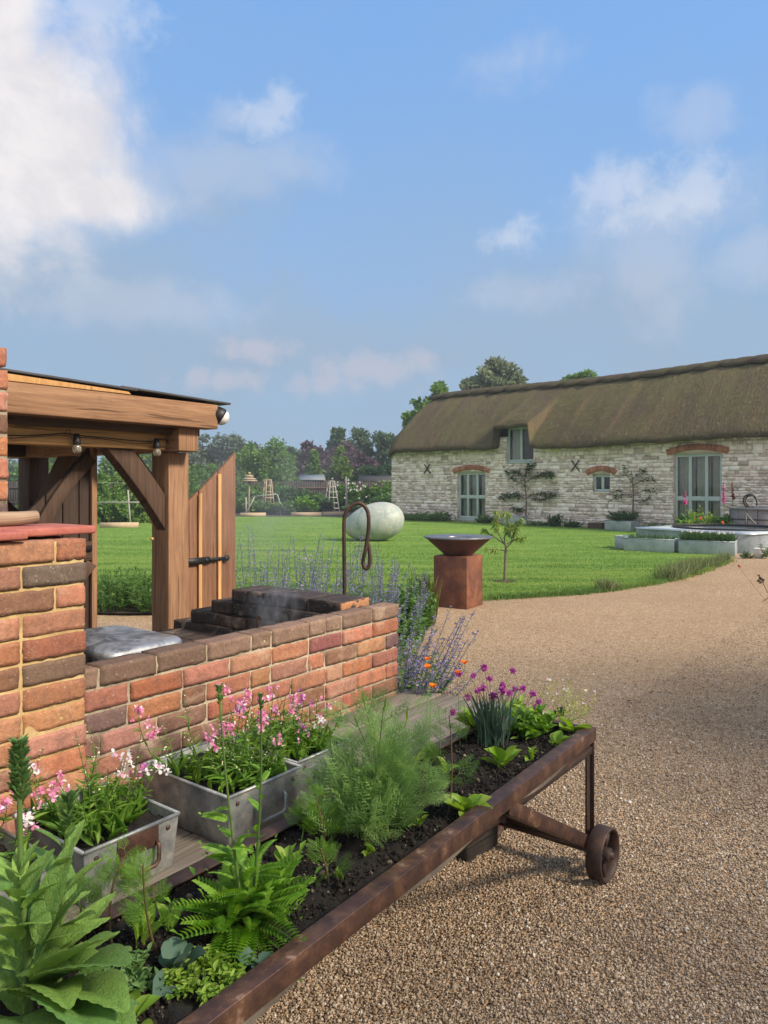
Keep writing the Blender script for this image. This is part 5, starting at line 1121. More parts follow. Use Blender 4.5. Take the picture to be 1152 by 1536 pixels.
# young peach tree
BARK = mottle('young_bark', [(0, (.10, .07, .05)), (1, (.22, .17, .125))], 20, .85)
q = np.random.default_rng(120); b = Gd(757, 874); yt = thing('young_fruit_tree', 'young fruit tree with a slim trunk and drooping lime leaves on the lawn', 'tree', b); Y = b[1]
TW = [[(757, 876), (758, 840), (759, 818)], [(759, 820), (749, 803), (745, 785), (746, 766)], [(758, 822), (757, 806), (762, 788), (760, 768)], [(759, 822), (770, 810), (772, 795), (781, 776)], [(759, 818), (742, 806), (730, 798), (724, 794)], [(760, 816), (776, 808), (788, 806)], [(758, 826), (744, 824), (728, 824)], [(768, 812), (766, 800), (770, 784)]]
mb = MB(); CS_ = []
for i, w in enumerate(TW):
    pts = smooth([P(a, c_, Y + (.06 * ((i * 7) % 5 - 2) * k / 2 if i else 0)) for k, (a, c_) in enumerate(w)]); CS_.append(pts); mb.tube(pts, np.linspace(.024, .017, len(pts)) if i == 0 else np.linspace(.010, .004, len(pts)), 8)
mb.build('trunk', BARK, yt, True); fo = MB()
for i, c_ in enumerate(CS_[1:]):
    p, D, T = along([c_], q, 60 if i in (0, 1, 2, 6) else 26, .45 if i < 3 else .4, 1.); D2 = outward(q, D * 0 + (0, 0, -1.), .55); leaves(fo, T_LIN, q, p + q.normal(0, .016, p.shape), D2, .115, .28, .6)
fo.build('crown', leafm('peach_leaf', (.12, .20, .03), (.26, .34, .07), .4, .5), yt)
mb = MB(); soilr = [(b[0] + .17 * cos(a) * (1 + .12 * sin(5 * a)), b[1] + .17 * sin(a) * (1 + .12 * sin(3 * a)), .027) for a in np.linspace(0, 2 * pi, 24, endpoint=False)]; mb.add(soilr, [list(range(24))]); tag(mb.build('soil_patch', VSOIL), None, None, None, 'structure')
# lawn edge tufts
TUFT = leafm('dry_tuft_blade', (.16, .22, .08), (.32, .35, .17), .3, .6)
q = np.random.default_rng(130)
def tuft(n, h, seed, m):
    q = np.random.default_rng(seed); t = thing('edge_tuft', 'wispy pale lavender tuft along the curved lawn edge', 'tufted plant', (0, 0, 0), 'tufts along the lawn edge'); mb = MB()
    leaves(mb, T_LINU, q, q.normal(0, .08, (n, 3)) * (1, 1, 0), dirs(q, n, 35, 88), h * .85, .028, .6); mb.build('blades', m, t); return t
tf = tuft(150, .27, 131, TUFT); k = 0
for px, py, sc in [(1088, 842, .8), (1076, 846, .8), (1063, 851, .9), (1050, 854, .8), (1038, 858, .9), (1026, 863, 1.), (1013, 867, 1.), (1003, 870, 1.15), (1045, 850, .9), (1030, 855, .9), (1016, 860, 1.), (915, 885, .7), (907, 886, .8)]:
    loc = Gd(px, py); loc[2] = .01
    if k == 0: tf.location = tuple(loc); tf.scale = (sc,) * 3
    else: dup(tf, loc, k * 2.1, sc)
    k += 1
x, y = [], []
for (x0, y0), (x1, y1) in zip(edge[:-1], edge[1:]):
    m_ = 420; tt = q.uniform(0, 1, m_); x += list(x0 + (x1 - x0) * tt + q.normal(0, .05, m_)); y += list(y0 + (y1 - y0) * tt + q.normal(0, .06, m_))
o = grass('edge_grass', np.array(x), np.array(y), .0, .075, .012, GRASSM, 55); o['label'] = 'longer ragged grass along the lawn edge'; o['category'] = 'grass'
mb = MB(); ed = [(-14, 10.4), (-9, 9.8), (-5, 9.3), (-3, 9.0), (-1.2, 9.2), (.2, 9.5)] + edge[::-1]
for i in range(len(ed) - 1):
    a, b_ = np.array(ed[i] + (0,)), np.array(ed[i + 1] + (0,)); mb.add([a, b_, b_ + DZ * .024, a + DZ * .024], [[0, 1, 2, 3]])
tag(mb.build('lawn_kerb', VSOIL), None, None, None, 'structure')
# ================================================================== zinc pool and troughs
HERB = leafm('herb_leaf', (.035, .095, .025), (.08, .16, .04), .3, .55)
def trough(label, a, b, depth, h, name='zinc_trough', z0=0., grp='zinc planting troughs', m=GALVP):
    a, b = np.asarray(a, float), np.asarray(b, float); d = nrm(b - a); nn = np.array((-d[1], d[0], 0)) * depth; t = thing(name, label, 'planter', (a + b) / 2 + nn / 2, grp); e = .02
    P4 = [a, b, b + nn, a + nn]; c = (a + b + nn) / 2 + a * 0; c = sum(P4) / 4; inn = [p + (c - p) * .06 for p in P4]
    V = [p + DZ * z0 for p in P4] + [p + DZ * (z0 + h) for p in P4] + [p + DZ * (z0 + h) for p in inn] + [p + DZ * (z0 + h - .06) for p in inn]
    mb = MB(); mb.add(V, [[3, 2, 1, 0]] + [[i + 4 * k, (i + 1) % 4 + 4 * k, (i + 1) % 4 + 4 * (k + 1), i + 4 * (k + 1)] for k in range(3) for i in range(4)]); mb.build('box', m, t, bevel=.004)
    mb = MB(); mb.add([p + DZ * (z0 + h - .045) for p in inn], [[0, 1, 2, 3]]); mb.build('soil', VSOIL, t)
    mb = MB()
    for i in range(4): mb.tube([V[4 + i], V[4 + (i + 1) % 4]], .012, 6)
    mb.build('rim', GALVP, t); return t, sum(P4) / 4
A1 = np.array((5.46, 16.95, 0)); B1 = np.array((6.36, 16.33, 0)); C1 = np.array((6.44, 16.28, 0)); D1 = np.array((7.40, 15.70, 0))
def herbs(label, a, b, depth, z, n, h, seed, flowers=None, m=HERB):
    q = np.random.default_rng(seed); a, b = np.asarray(a, float), np.asarray(b, float); d = b - a; nn = np.array((-nrm(d)[1], nrm(d)[0], 0)) * depth; c = a + d / 2 + nn / 2 + DZ * z
    t = thing('herb_planting', label, 'herbs', c); p = a + q.uniform(.04, .96, (n, 1)) * d + q.uniform(.05, .95, (n, 1)) * nn + DZ * z; fo = MB(); leaves(fo, T_LINU, q, p, dirs(q, n, 50, 88), h, .09, .6)
    p2 = p + q.uniform(.1, .9, (n, 1)) * DZ * h * .7; leaves(fo, T_OV, q, p2, dirs(q, n, 0, 80), .05, .45, .6); fo.build('foliage', m, t)
    if flowers:
        k, mm = flowers; pos = p[:k] + DZ * h * .95; fl_ = MB()
        for f in pos: D = nrm(q.normal(size=(12, 3)) + (0, 0, .6)); leaves(fl_, T_PET, q, np.tile(f, (12, 1)), D, .03, .6, 1.)
        fl_.build('flower', mm, t)
trough('zinc trough with sparse herbs, nearest the lawn', A1, B1, .42, .30); herbs('sparse thin herbs in the zinc trough nearest the lawn', A1, B1, .4, .25, 220, .16, 140)
trough('zinc trough filled with dense dark herbs, nearest the white pot', C1, D1, .42, .30); herbs('dense dark herbs with small white flowers in the zinc trough', C1, D1, .4, .25, 900, .24, 141, (26, WHITE))
trough('narrow zinc trough end standing behind the herb troughs, leftmost', (5.42, 17.5, 0), (5.75, 17.25, 0), .5, .30)
tl_, tf_, tb_ = np.array((6.35, 18.75, 0)), np.array((8.0, 16.3, 0)), np.array((8.85, 20.45, 0)); trr = tf_ + tb_ - tl_
tk = thing('zinc_pool', 'square raised zinc pool with a wide pale rim and round water opening', 'pool', (tl_ + trr) / 2); cpt = (tl_ + trr) / 2; hz = .45
mb = MB(); sq = [tl_, tf_, trr, tb_]
def ring_pts(r, z, n=64): return [cpt + np.array((r * cos(a), r * sin(a), z)) for a in np.linspace(0, 2 * pi, n, endpoint=False)]
V = [p + DZ * -.02 for p in sq] + [p + DZ * (hz - .03) for p in sq]; mb.add(V, [[i, (i + 1) % 4, (i + 1) % 4 + 4, i + 4] for i in range(4)]); mb.build('side_panel', GALVP, tk)
mb = MB(); N = 64; outer = []
ax1, ax2 = (tf_ - tl_) / 2, (tb_ - tl_) / 2; M2 = np.array([ax1[:2] * 1.03, ax2[:2] * 1.03]).T
for a in np.linspace(0, 2 * pi, N, endpoint=False):
    l = np.linalg.solve(M2, np.array((cos(a), sin(a)))); k = 1 / max(abs(l)); outer.append(cpt + np.array((cos(a) * k, sin(a) * k, hz)))
inner_ = ring_pts(1.22, hz, N); V = outer + inner_ + [p - DZ * .035 for p in outer] + [p - DZ * .3 for p in inner_]
mb.add(V, [[i, (i + 1) % N, N + (i + 1) % N, N + i] for i in range(N)] + [[2 * N + i, 2 * N + (i + 1) % N, (i + 1) % N, i] for i in range(N)] + [[N + i, N + (i + 1) % N, 3 * N + (i + 1) % N, 3 * N + i] for i in range(N)]); mb.build('rim', mottle('pale_zinc_rim', [(0, (.40, .46, .49)), (1, (.56, .62, .65))], 2, .4, .3), tk)
mb = MB(); rr = ring_pts(1.2, hz + .02, 64); mb.tube(rr + [rr[0], rr[1]], .028, 8); mb.build('ring', BLACK, tk, True)
mb = MB(); mb.add(ring_pts(1.22, hz - .12), [list(range(64))]); mb.build('water', mat('dark_water', lambda nt: (pset(nt, (.01, .016, .018), .03, 0, .6), bump(nt, nt.noise(nt.obj, 5, 3), .1, .01))), tk)
# hot tub, hose ring
ht = thing('hot_tub', 'grey slatted round wooden tub by the house wall', 'tub', (10.62, 20.85, 0)); mb = MB(); c = np.array((10.62, 20.85, 0)); N = 20
for i in range(N):
    a0, a1 = 2 * pi * (i + .03) / N, 2 * pi * (i + .97) / N; R0, R1 = .82, .87
    mb.prism([c + np.array((r * cos(a), r * sin(a), 0)) for r, a in ((R0, a0), (R0, a1), (R1, a1), (R1, a0))], DZ * .84)
mb.build('staves', mottle('grey_larch', [(0, (.13, .125, .13)), (1, (.24, .23, .235))], 6, .8, isl=.6), ht, bevel=.004)
mb = MB(); mb.lathe([(.72, .84), (.92, .84), (.92, .885), (.72, .885), (.70, .7), (.0, .7)], c, 40); mb.build('lid', mottle('grey_tub_lid', [(0, (.15, .15, .155)), (1, (.24, .24, .245))], 4, .7), ht, bevel=.004)
mb = MB()
for z in (.18, .55): mb.lathe([(.872, z), (.876, z), (.876, z + .03), (.872, z + .03)], c, 40)
mb.build('hoop', BLACK, ht)
hc = P(1126, 752, 20.5); mb = MB(); a = np.linspace(-.6, 2 * pi - 1.1, 40)
for r0 in (.155, .185): mb.tube([hc + np.array((r0 * cos(x), .03 * sin(x * 3) + (r0 - .17) * 2, r0 * 1.05 * sin(x))) for x in a], .022, 8)
tag(mb.build('hose_ring', BLACK, None, True), 'coiled black hose ring propped upright on the grey tub', 'hose')
# white pot, prop
pb = Gd(1139, 837); mb = MB(); mb.lathe([(.08, 0), (.10, .02), (.118, .14), (.105, .185), (.112, .20), (.10, .20), (.09, .16), (.0, .15)], pb, 28); tag(mb.build('white_pot', mottle('white_glaze', [(0, (.55, .52, .47)), (1, (.72, .69, .63))], 6, .5), None, True), 'small white pot standing at the edge of the gravel', 'pot')
clump('pot_side_plant', 'thin wispy plant behind the white pot', 'plant', Gd(1146, 838), 160, .06, .3, .10, .42, HERB, 150); clump('pot_side_plant', 'low green cushion between the trough and the white pot', 'plant', Gd(1120, 838), 260, .05, .3, .13, .16, HERB, 151)
mb = MB(); mb.tube([P(1119, 770, 19.0), P(1133, 786, 18.6)], .02, 6); mb.tube([P(1119, 770, 19.0), P(1119, 787, 19.0)], .014, 6); tag(mb.build('wooden_prop', WEATH), 'pale wooden prop leaning on the pool rim', 'prop')
# flowers behind the pool
FOXF = petal('foxglove_bell', (.50, .06, .26), (.68, .22, .45))
def foxspire(label, px, ytop, Y, h, m):
    q = np.random.default_rng(int(px)); top = P(px, ytop, Y); b = np.array((top[0], top[1], 0)); t = thing('foxglove_spire', label, 'foxglove', b); mb = MB(); s = curve(b, top, (.02, 0, 0), 8); stems(mb, [s], .012, 6); mb.build('stem', STEM, t)
    p, D, T = along([s], q, 60, 1 - h / top[2], 1.); fl_ = MB(); sz = .085 * (1.15 - .8 * (T - T.min()) / (1 - T.min() + 1e-6)); Dd = outward(q, D * 0 + (0, 0, -1.), .7); fl_.inst(T_OVF, rotm(Dd, q.normal(0, .4, len(p))), p, np.stack([sz * .7, sz, sz], 1)); fl_.build('bells', m, t)
    n = 70; fo = MB(); leaves(fo, T_OV, q, b + q.normal(0, .1, (n, 3)) * (1, 1, 0) + DZ * q.uniform(0, .5, (n, 1)), dirs(q, n, 10, 70), .28, .4, .4); fo.build('leaves', G_MID, t)
foxspire('short pink foxglove spire before the tall sage window', 1027, 735, 21.4, .38, FOXF); foxspire('tallest magenta foxglove spire at the edge of the sage window', 1085, 724, 21.0, .55, FOXF); foxspire('thin dark red flower spire beside the stone wall', 1098, 722, 21.6, .5, petal('dark_red_bell', (.18, .04, .05), (.28, .08, .09)))
for i, (px, Y, h, rad, lab) in enumerate(((1048, 21.6, 1.05, .30, 'tallest lime green flowering shrub before the sage window'), (1070, 21.4, .85, .26, 'lime green shrub between the two foxgloves'), (1030, 21.0, .62, .30, 'low lime plant behind the zinc pool'), (1085, 20.7, .6, .28, 'low lime plant below the magenta foxglove'), (1112, 21.9, .95, .22, 'small lime plant beside the grey tub'), (1056, 20.85, .5, .3, 'low yellow green plant in the middle behind the pool'))):
    clump('lime_border_plant', lab, 'shrub', ((px - 576) / F * Y, Y, 0), 420, .11, .45, rad, h, G_LIME, 160 + i)
for i, (px, py, lab) in enumerate(((1051, 778, 'small orange flower behind the pool rim, left one'), (1084, 784, 'small orange flower behind the pool rim, right one'))):
    q = np.random.default_rng(i); f = P(px, py, 20.3); t = thing('orange_flower', lab, 'flower', (f[0], f[1], 0)); mb = MB(); stems(mb, [curve((f[0], f[1], 0), f)], .008, 5); mb.build('stem', STEM, t); mb = MB(); D = nrm(q.normal(size=(26, 3)) + (0, 0, .4)); leaves(mb, T_PET, q, np.tile(f, (26, 1)), D, .04, .7, 1.); mb.build('petals', ORANGE, t)
# against the wall: troughs, bushes, trained trees
a = Hs(11.55, 1.15, 0); b_ = Hs(12.5, 1.15, 0); trough('zinc trough with a dense round bush, under the trained tree', a, b_, -.55 * -1, .34, grp='zinc troughs at the house wall')
clump('wall_bush', 'dense dark green bush overflowing a zinc trough at the house wall', 'shrub', Hs(12.05, .85, .3), 1400, .09, .4, .52, .42, G_DEEP, 170)
trough('small zinc trough at the foot of the trained wall tree, left of the small window', Hs(7.0, .75, 0), Hs(7.75, .75, 0), .5, .32, grp='zinc troughs at the house wall')
mb = MB(); c = Hs(10.95, .5, 0); mb.box((10.65, .35, 0), (11.2, .75, .22), Hs); tag(mb.build('dark_crate', OAKD, None, False, .01), 'dark brown wooden crate on the grass by the house wall', 'crate')
for i, (t0, w_, rad, h, n, lab) in enumerate(((2.6, .7, .85, .36, 900, 'grey green bush left of the sage french window'), (1.5, .6, .6, .28, 600, 'lower leafy bush near the left house corner'), (3.5, .6, .5, .42, 600, 'bush touching the left side of the sage french window'), (5.85, .5, .35, .36, 400, 'small bush right of the sage french window'), (9.15, .5, .28, .55, 380, 'upright weed at the wall below the iron cross'), (9.9, .5, .4, .25, 300, 'low weedy plant left of the dark crate'), (8.4, .4, .45, .18, 260, 'low weeds along the foot of the wall'), (13.1, .5, .5, .3, 420, 'pale weeds right of the bushy zinc trough'), (.4, .5, .4, .2, 260, 'low weeds at the far left house corner'))):
    clump('wall_shrub', lab, 'shrub', Hs(t0, w_, 0), n * 2, .085, .55, rad, h * 1.1, (G_GREY, G_MID, G_GREY, G_MID, HERB, HERB, G_GREY, G_GREY, HERB)[i], 180 + i)
def trained(label, limbs, dens, Lf, seed, m, base_t):
    q = np.random.default_rng(seed); t = thing('trained_wall_tree', label, 'tree', Hs(base_t, .25, .1)); mb = MB(); fo = MB()
    for i, l in enumerate(limbs):
        pts = smooth([Hs(a, .16 + .03 * ((i + k) % 3), z) for k, (a, z) in enumerate(l)]); mb.tube(pts, np.linspace(.035 if i == 0 else .016, .012 if i == 0 else .006, len(pts)), 6)
        p, D, T = along([pts], q, dens if i else dens // 2, .25 if i else .5, 1.); leaves(fo, T_OV, q, p + q.normal(0, .055, p.shape), outward(q, D, .3), Lf, .5, .6)
    mb.build('trunk', BARK, t, True); fo.build('crown', m, t)
trained('fan trained fruit tree on the stone wall under the dormer window', [[(7.6, .25), (7.65, 1.0), (7.6, 1.7), (7.7, 2.35)], [(7.6, 1.0), (7.2, 1.15), (6.5, 1.12)], [(7.6, 1.0), (8.2, 1.2), (8.9, 1.12)], [(7.6, 1.05), (8.3, .98), (9.0, 1.2)], [(7.6, 1.5), (7.0, 1.75), (6.6, 2.1)], [(7.6, 1.6), (8.1, 1.85), (8.75, 1.8)], [(7.6, 1.6), (7.3, 2.0), (7.0, 2.0)], [(7.62, 1.8), (7.75, 2.1), (7.9, 2.3)], [(7.62, .7), (7.3, .55), (7.0, .62)], [(7.62, 1.0), (7.0, 1.05), (6.45, 1.02)], [(8.0, 1.8), (8.5, 1.95), (8.8, 1.9)]], 120, .10, 190, G_DEEP, 7.6)
trained('thin trained tree with dark leaves rising from the bushy trough', [[(12.0, .4), (12.05, 1.2), (12.0, 2.0)], [(12.0, 1.1), (11.6, 1.3), (11.2, 1.25)], [(12.0, 1.15), (12.5, 1.35), (12.85, 1.3)], [(12.0, 1.5), (12.5, 1.7), (12.75, 1.65)], [(12.0, 1.6), (11.75, 1.95), (11.7, 2.1)], [(12.0, 1.0), (12.4, 1.0), (12.7, 1.1)], [(12.0, 1.7), (12.35, 1.95), (12.5, 1.95)], [(12.0, 1.2), (11.5, 1.15), (11.25, 1.05)]], 34, .10, 191, G_DEEP, 12.0)
# ================================================================== vegetable garden, fence, shed
fn = thing('board_fence', 'dark close boarded fence behind the vegetable garden', 'fence', P(500, 765, 46)); x0, x1, Yf = -40., 1.2, 46.5
mb = MB(); w_ = .15; i = 0
while x0 + i * w_ < x1: mb.box((x0 + i * w_ + .006, Yf, 0), (x0 + (i + 1) * w_ - .004, Yf + .02, 1.72 + .02 * ((i * 7) % 3))); i += 1
mb.build('panel', wood('fence_board', (.055, .047, .041), (.03, .026, .023), st=.3), fn); mb = MB(); mb.box((x0, Yf - .05, 1.30), (x1, Yf - .004, 1.38)); mb.box((x0, Yf - .05, .4), (x1, Yf - .004, .48)); mb.build('rail', OAKD, fn)
shd = thing('garden_shed', 'small shed with a pale grey sloping roof beyond the fence', 'shed', P(473, 760, 52)); sc = P(473, 760, 52.); sx = sc[0]
mb = MB(); mb.box((sx - .75, 51.2, 0), (sx + .75, 53, 1.85)); mb.build('wall', OAKD, shd); mb = MB(); mb.prism([(sx - .95, 50.9, 1.84), (sx + .8, 50.9, 1.84), (sx + .55, 52.8, 2.2), (sx - 1.2, 52.8, 2.2)], DZ * .05); mb.build('roof', mottle('grey_sheet_roof', [(0, (.13, .15, .165)), (1, (.21, .235, .25))], 2, .6), shd)
shd = thing('garden_shed', 'low dark roofed shed with a white gutter beside the house corner', 'shed', P(570, 760, 48.5)); sx = P(572, 760, 48.5)[0]
mb = MB(); mb.box((sx - 1.4, 47.5, 0), (sx + 1.6, 50, 1.72)); mb.build('wall', OAKD, shd); mb = MB(); mb.prism([(sx - 1.5, 47.3, 1.74), (sx + 1.8, 47.3, 1.74), (sx + 1.8, 50.2, 2.12), (sx - 1.5, 50.2, 2.12)], DZ * .05); mb.build('roof', mottle('felt_roof', [(0, (.04, .036, .034)), (1, (.07, .062, .057))], 3, .9), shd); mb = MB(); mb.box((sx - .2, 47.2, 1.70), (sx + 1.8, 47.28, 1.78)); mb.build('gutter', mottle('white_gutter', [(0, (.6, .6, .6)), (1, (.7, .7, .7))], 3, .5), shd)
HAZEL = mottle('hazel_pole', [(0, (.27, .20, .14)), (1, (.42, .33, .25))], 8, .85); GREYW = mottle('grey_pole', [(0, (.24, .235, .21)), (1, (.36, .35, .31))], 8, .85)
def obelisk(label, px, w0, w1, yt, yb, Y, m, n=6):
    c = P(px, yb, Y); c[2] = .03; t = thing('garden_obelisk', label, 'plant support', c); top = P(px, yt, Y)[2]; a, b = w0 / F * Y / 2, w1 / F * Y / 2; rt = RAD(28); R2 = lambda x, y: np.array((x * cos(rt) - y * sin(rt), x * sin(rt) + y * cos(rt), 0))
    for sx_, sy_ in ((-1, -1), (1, -1), (1, 1), (-1, 1)): mb = MB(); mb.bar(c + R2(sx_ * b * .8, sy_ * b * .8), np.array((c[0], c[1], top)) + R2(sx_ * a * .8, sy_ * a * .8), .05, .05, DV); mb.build('leg', m, t)
    for k in range(n):
        f = .12 + .86 * k / (n - 1); h = c[2] + (top - c[2]) * f; r0 = (b + (a - b) * f) * .8; cn = [np.array((c[0], c[1], h)) + R2(x * r0, y * r0) for x, y in ((-1, -1), (1, -1), (1, 1), (-1, 1))]; mb = MB()
        for i in range(4): mb.bar(cn[i], cn[(i + 1) % 4], .04, .05)
        mb.build('rung', m, t)
obelisk('brown tapering wooden obelisk, left in the vegetable garden', 402, 9, 20, 719, 772, 38.5, HAZEL); obelisk('pale grey tapering obelisk with rungs, right in the vegetable garden', 497, 8, 23, 721, 766, 41, GREYW)
t = thing('pole_frame', 'leaning pole frame with a crossbar beside the brown obelisk', 'plant support', P(395, 775, 36.6)); mb = MB(); YF = 36.6
for l in (((378, 745), (401, 743), (414, 741)), ((382, 745), (366, 776)), ((411, 742), (416, 742), (421, 758), (421, 777)), ((369, 746), (369, 776))): mb.tube([P(a, b, YF) for a, b in l], .035, 6)
mb.build('pole', GREYW, t)
t = thing('bird_table', 'little thatched bird table on a post in the vegetable garden', 'bird table', P(374, 775, 37)); c = P(374, 708, 37); mb = MB()
for k, (r0, z) in enumerate(((.08, .0), (.22, -.14), (.34, -.27), (.40, -.36))): mb.lathe([(r0 * .5, z), (r0, z - .06), (r0, z - .10), (r0 * .6, z - .09)], c, 10)
mb.build('roof', HAZEL, t); mb = MB(); mb.tube([P(374, 722, 37), P(373, 776, 37)], .035, 6); mb.build('post', HAZEL, t)
mb = MB(); mb.tube([P(519, 715, 37), P(521, 780, 37)], .045, 7); tag(mb.build('tall_pole', GREYW), 'tall pale pole standing behind the crook and the egg', 'pole')
for i, (x0_, x1_, yb, Y, lab) in enumerate(((437, 482, 776, 35.8, 'pale board edging of the raised bed below the bright shrub'), (360, 398, 779, 35.3, 'pale board edging at the left raised bed'), (484, 522, 774, 36.6, 'board edging of the bed below the grey obelisk'), (150, 205, 795, 26, 'cut log edging of the bed seen through the shelter'))):
    a, b = P(x0_, yb, Y), P(x1_, yb, Y); mb = MB(); mb.bar((a[0], Y, .09), (b[0], Y + .2, .09), .06, .22); tag(mb.build('bed_edging', mottle('pale_plank', [(0, (.36, .27, .17)), (1, (.48, .38, .26))], 5, .9)), lab, 'edging board')
# post and wire of espaliers seen through the shelter
t = thing('espalier_frame', 'pale post and rail frame for espaliers behind the shelter lawn', 'plant support', P(195, 790, 27)); mb = MB(); mb.tube([P(192, 735, 27), P(196, 796, 27)], .03, 6); mb.bar(P(130, 754, 27), P(262, 753, 27), .05, .06); mb.bar(P(130, 724, 27), P(262, 725, 27), .02, .02); mb.build('pole', GREYW, t)
# garden shrubs (px centre, top px, width px, distance)
shr = [(455, 746, 44, 37.5, G_BRIGHT, 'bright green leafy shrub in the middle of the vegetable garden'), (428, 752, 32, 37, G_MID, 'mid green bush left of the bright shrub'), (482, 748, 36, 39, G_DEEP, 'dark bush between the bright shrub and the grey obelisk'), (402, 756, 40, 37.6, G_MID, 'bush around the foot of the brown obelisk'), (380, 752, 30, 38.5, G_GREY, 'grey green bush behind the leaning pole frame'), (440, 728, 60, 43, G_DEEP, 'dark tall shrub before the board fence'), (525, 722, 44, 43, G_MID, 'tall shrub with white roses before the fence'), (547, 728, 36, 43.5, G_DEEP, 'dark rose shrub beside the white roses'), (575, 742, 40, 40, G_GREY, 'grey green shrub against the house corner'), (592, 735, 30, 43, G_GREY, 'olive shrub behind the house corner'), (505, 752, 30, 43, G_DEEP, 'dark bush behind the grey obelisk'), (362, 745, 34, 40, G_MID, 'leafy bush behind the swept gate leaf'), (540, 756, 46, 41, G_GREY, 'low bush behind the egg sculpture')]
for i, (px, yt, wpx, Y, m, lab) in enumerate(shr):
    top = P(px, yt, Y); rad = wpx / F * Y / 2; clump('garden_shrub', lab, 'shrub', (top[0], Y, 0), 2600, .20, .62, rad * .95, top[2] * 1.05, m, 210 + i)
for i, (px, yt, w_, Y, m) in enumerate(((290, 720, 60, 44, G_MID), (322, 726, 50, 43, G_DEEP), (350, 716, 56, 45, G_MID), (384, 730, 40, 44, G_GREY), (418, 722, 44, 45, G_MID), (452, 738, 40, 44, G_GREY), (478, 742, 36, 44, G_MID), (512, 730, 36, 45, G_DEEP), (560, 726, 44, 45, G_MID), (584, 720, 40, 45.5, G_GREY))):
    top = P(px, yt, Y); clump('fence_shrub', 'leafy shrub of a mixed row grown against the dark board fence', 'shrub', (top[0], Y, 0), 2600, .22, .62, w_ / F * Y / 2, top[2] * 1.05, m, 250 + i, grp='shrubs in a row against the board fence')
q = np.random.default_rng(230); mb = MB(); n = 34
for a, b in zip(q.normal(530, 14, n), q.normal(735, 9, n)): D = nrm(q.normal(size=(8, 3))); leaves(mb, T_PET, q, np.tile(P(a, b, 42.2), (8, 1)), D, .065, .8, 1.)
t = thing('white_rose', 'white rose blooms scattered over the tall shrub before the fence', 'rose', P(525, 770, 42.4)); mb.build('blooms', WHITE, t); mb = MB(); stems(mb, [curve(P(525 + k, 772, 42.6), P(520 + 5 * k, 735, 42.3)) for k in range(-4, 5)], .02, 5); mb.build('stem', STEM, t)
# ================================================================== trees
TB = mottle('tree_bark', [(0, (.045, .036, .028)), (1, (.12, .095, .075))], 6, .9)
T_TUFT = (np.array([(-.5, 0, 0), (.5, .1, .1), (.42, .8, .18), (-.3, 1., .02), (-.75, .5, -.1), (.8, .5, .25)], float), np.array([(0, 1, 2, 3), (0, 3, 4, 4), (1, 5, 2, 2)]))
T_CARD = (np.array([(-.4, 0, 0), (.4, .05, .1), (.5, .7, .2), (-.35, 1., .0)], float), np.array([(0, 1, 2, 3)]))
def tree(name, label, px, ytop, wpx, Y, kind, m, seed, n=5200, leaf=.26, base=.0, grp=None, zlow=.18):
    q = np.random.default_rng(seed); top = P(px, ytop, Y); H_ = top[2]; R_ = wpx / F * Y / 2; c = np.array((top[0], Y, 0)); t = thing(name, label, 'tree', c, grp)
    mb = MB(); lean = q.normal(0, .03, 2) * H_; tr_ = curve(c - DZ * .1, c + np.r_[lean, H_ * .8], np.r_[q.normal(0, .15, 2), 0], 8); mb.tube(tr_, np.linspace(.035 * H_ ** .9 + .05, .02, 8), 8)
    cl = []
    if kind in ('round', 'tall', 'pine'):
        K = 60 if kind != 'pine' else 44
        while len(cl) < K:
            d = nrm(q.normal(size=3)); d[2] = abs(d[2]) * 1.15 - .35 if kind != 'pine' else d[2]; rr = q.uniform(.55, .92) if q.random() < .75 else q.uniform(.1, .5)
            lob = 1 + .16 * math.sin(3 * math.atan2(d[1], d[0]) + seed) + .12 * math.sin(5 * d[2] + seed * 2)
            zc = H_ * (.5 + zlow / 2); hz_ = H_ * (.5 - zlow / 2); p = np.array((R_ * d[0] * rr * lob, R_ * d[1] * rr * lob, zc + hz_ * d[2] * rr * .98)); cr = (.22 if kind == 'round' else .24) * min(R_, hz_) * q.uniform(.6, 1.35)
            cl.append((p, cr, .8 if kind == 'pine' else .9))
        zz = [p[2] + cr for p, cr, _ in cl]; z0, z1 = min(p[2] for p, _, _ in cl), max(zz)
        for p, cr, _ in cl: p[2] = H_ * zlow + (p[2] - z0) / (z1 - z0) * H_ * (1 - zlow)
    else:
        for k in range(64):
            f = q.uniform(0, 1) ** 1.25; a = q.uniform(0, 6.28); r0 = R_ * (1 - f) ** .85 * q.uniform(.45, .95); cl.append((np.array((cos(a) * r0, sin(a) * r0, H_ * (.06 + .92 * f))), max(.10 * R_, .27 * R_ * (1 - f * .8)), .7))
        cl.append((np.array((0, 0, H_ * .97)), .06 * R_, 2.))
    for p, cr, _ in cl[:16]:
        j = min(7, max(1, int(7 * min(1, p[2] / (H_ * .8) * .75)))); mb.tube(curve(tr_[j], c + p, (0, 0, -.05 * R_), 5), np.linspace(.03 + .006 * H_, .012, 5), 5, cap=False)
    mb.build('trunk', TB, t, True)
    per = np.array([max(cr, .1) ** 1.6 for _, cr, _ in cl]); per = np.maximum(8, (per / per.sum() * n)).astype(int); P_, D_ = [], []
    for (p, cr, sq), k in zip(cl, per):
        d = nrm(q.normal(size=(k, 3))); r0 = cr * q.uniform(0, 1, (k, 1)) ** .45 * q.uniform(.8, 1.3, (k, 1)); pos = d * r0 * (1, 1, sq) + p; P_.append(pos + c); D_.append(nrm(d + q.normal(0, .6, (k, 3)) + (0, 0, -.1)))
    fo = MB(); pos = np.concatenate(P_); leaves(fo, T_CARD, q, pos, np.concatenate(D_), leaf, .62, 1.2); fo.build('crown', m, t); return t
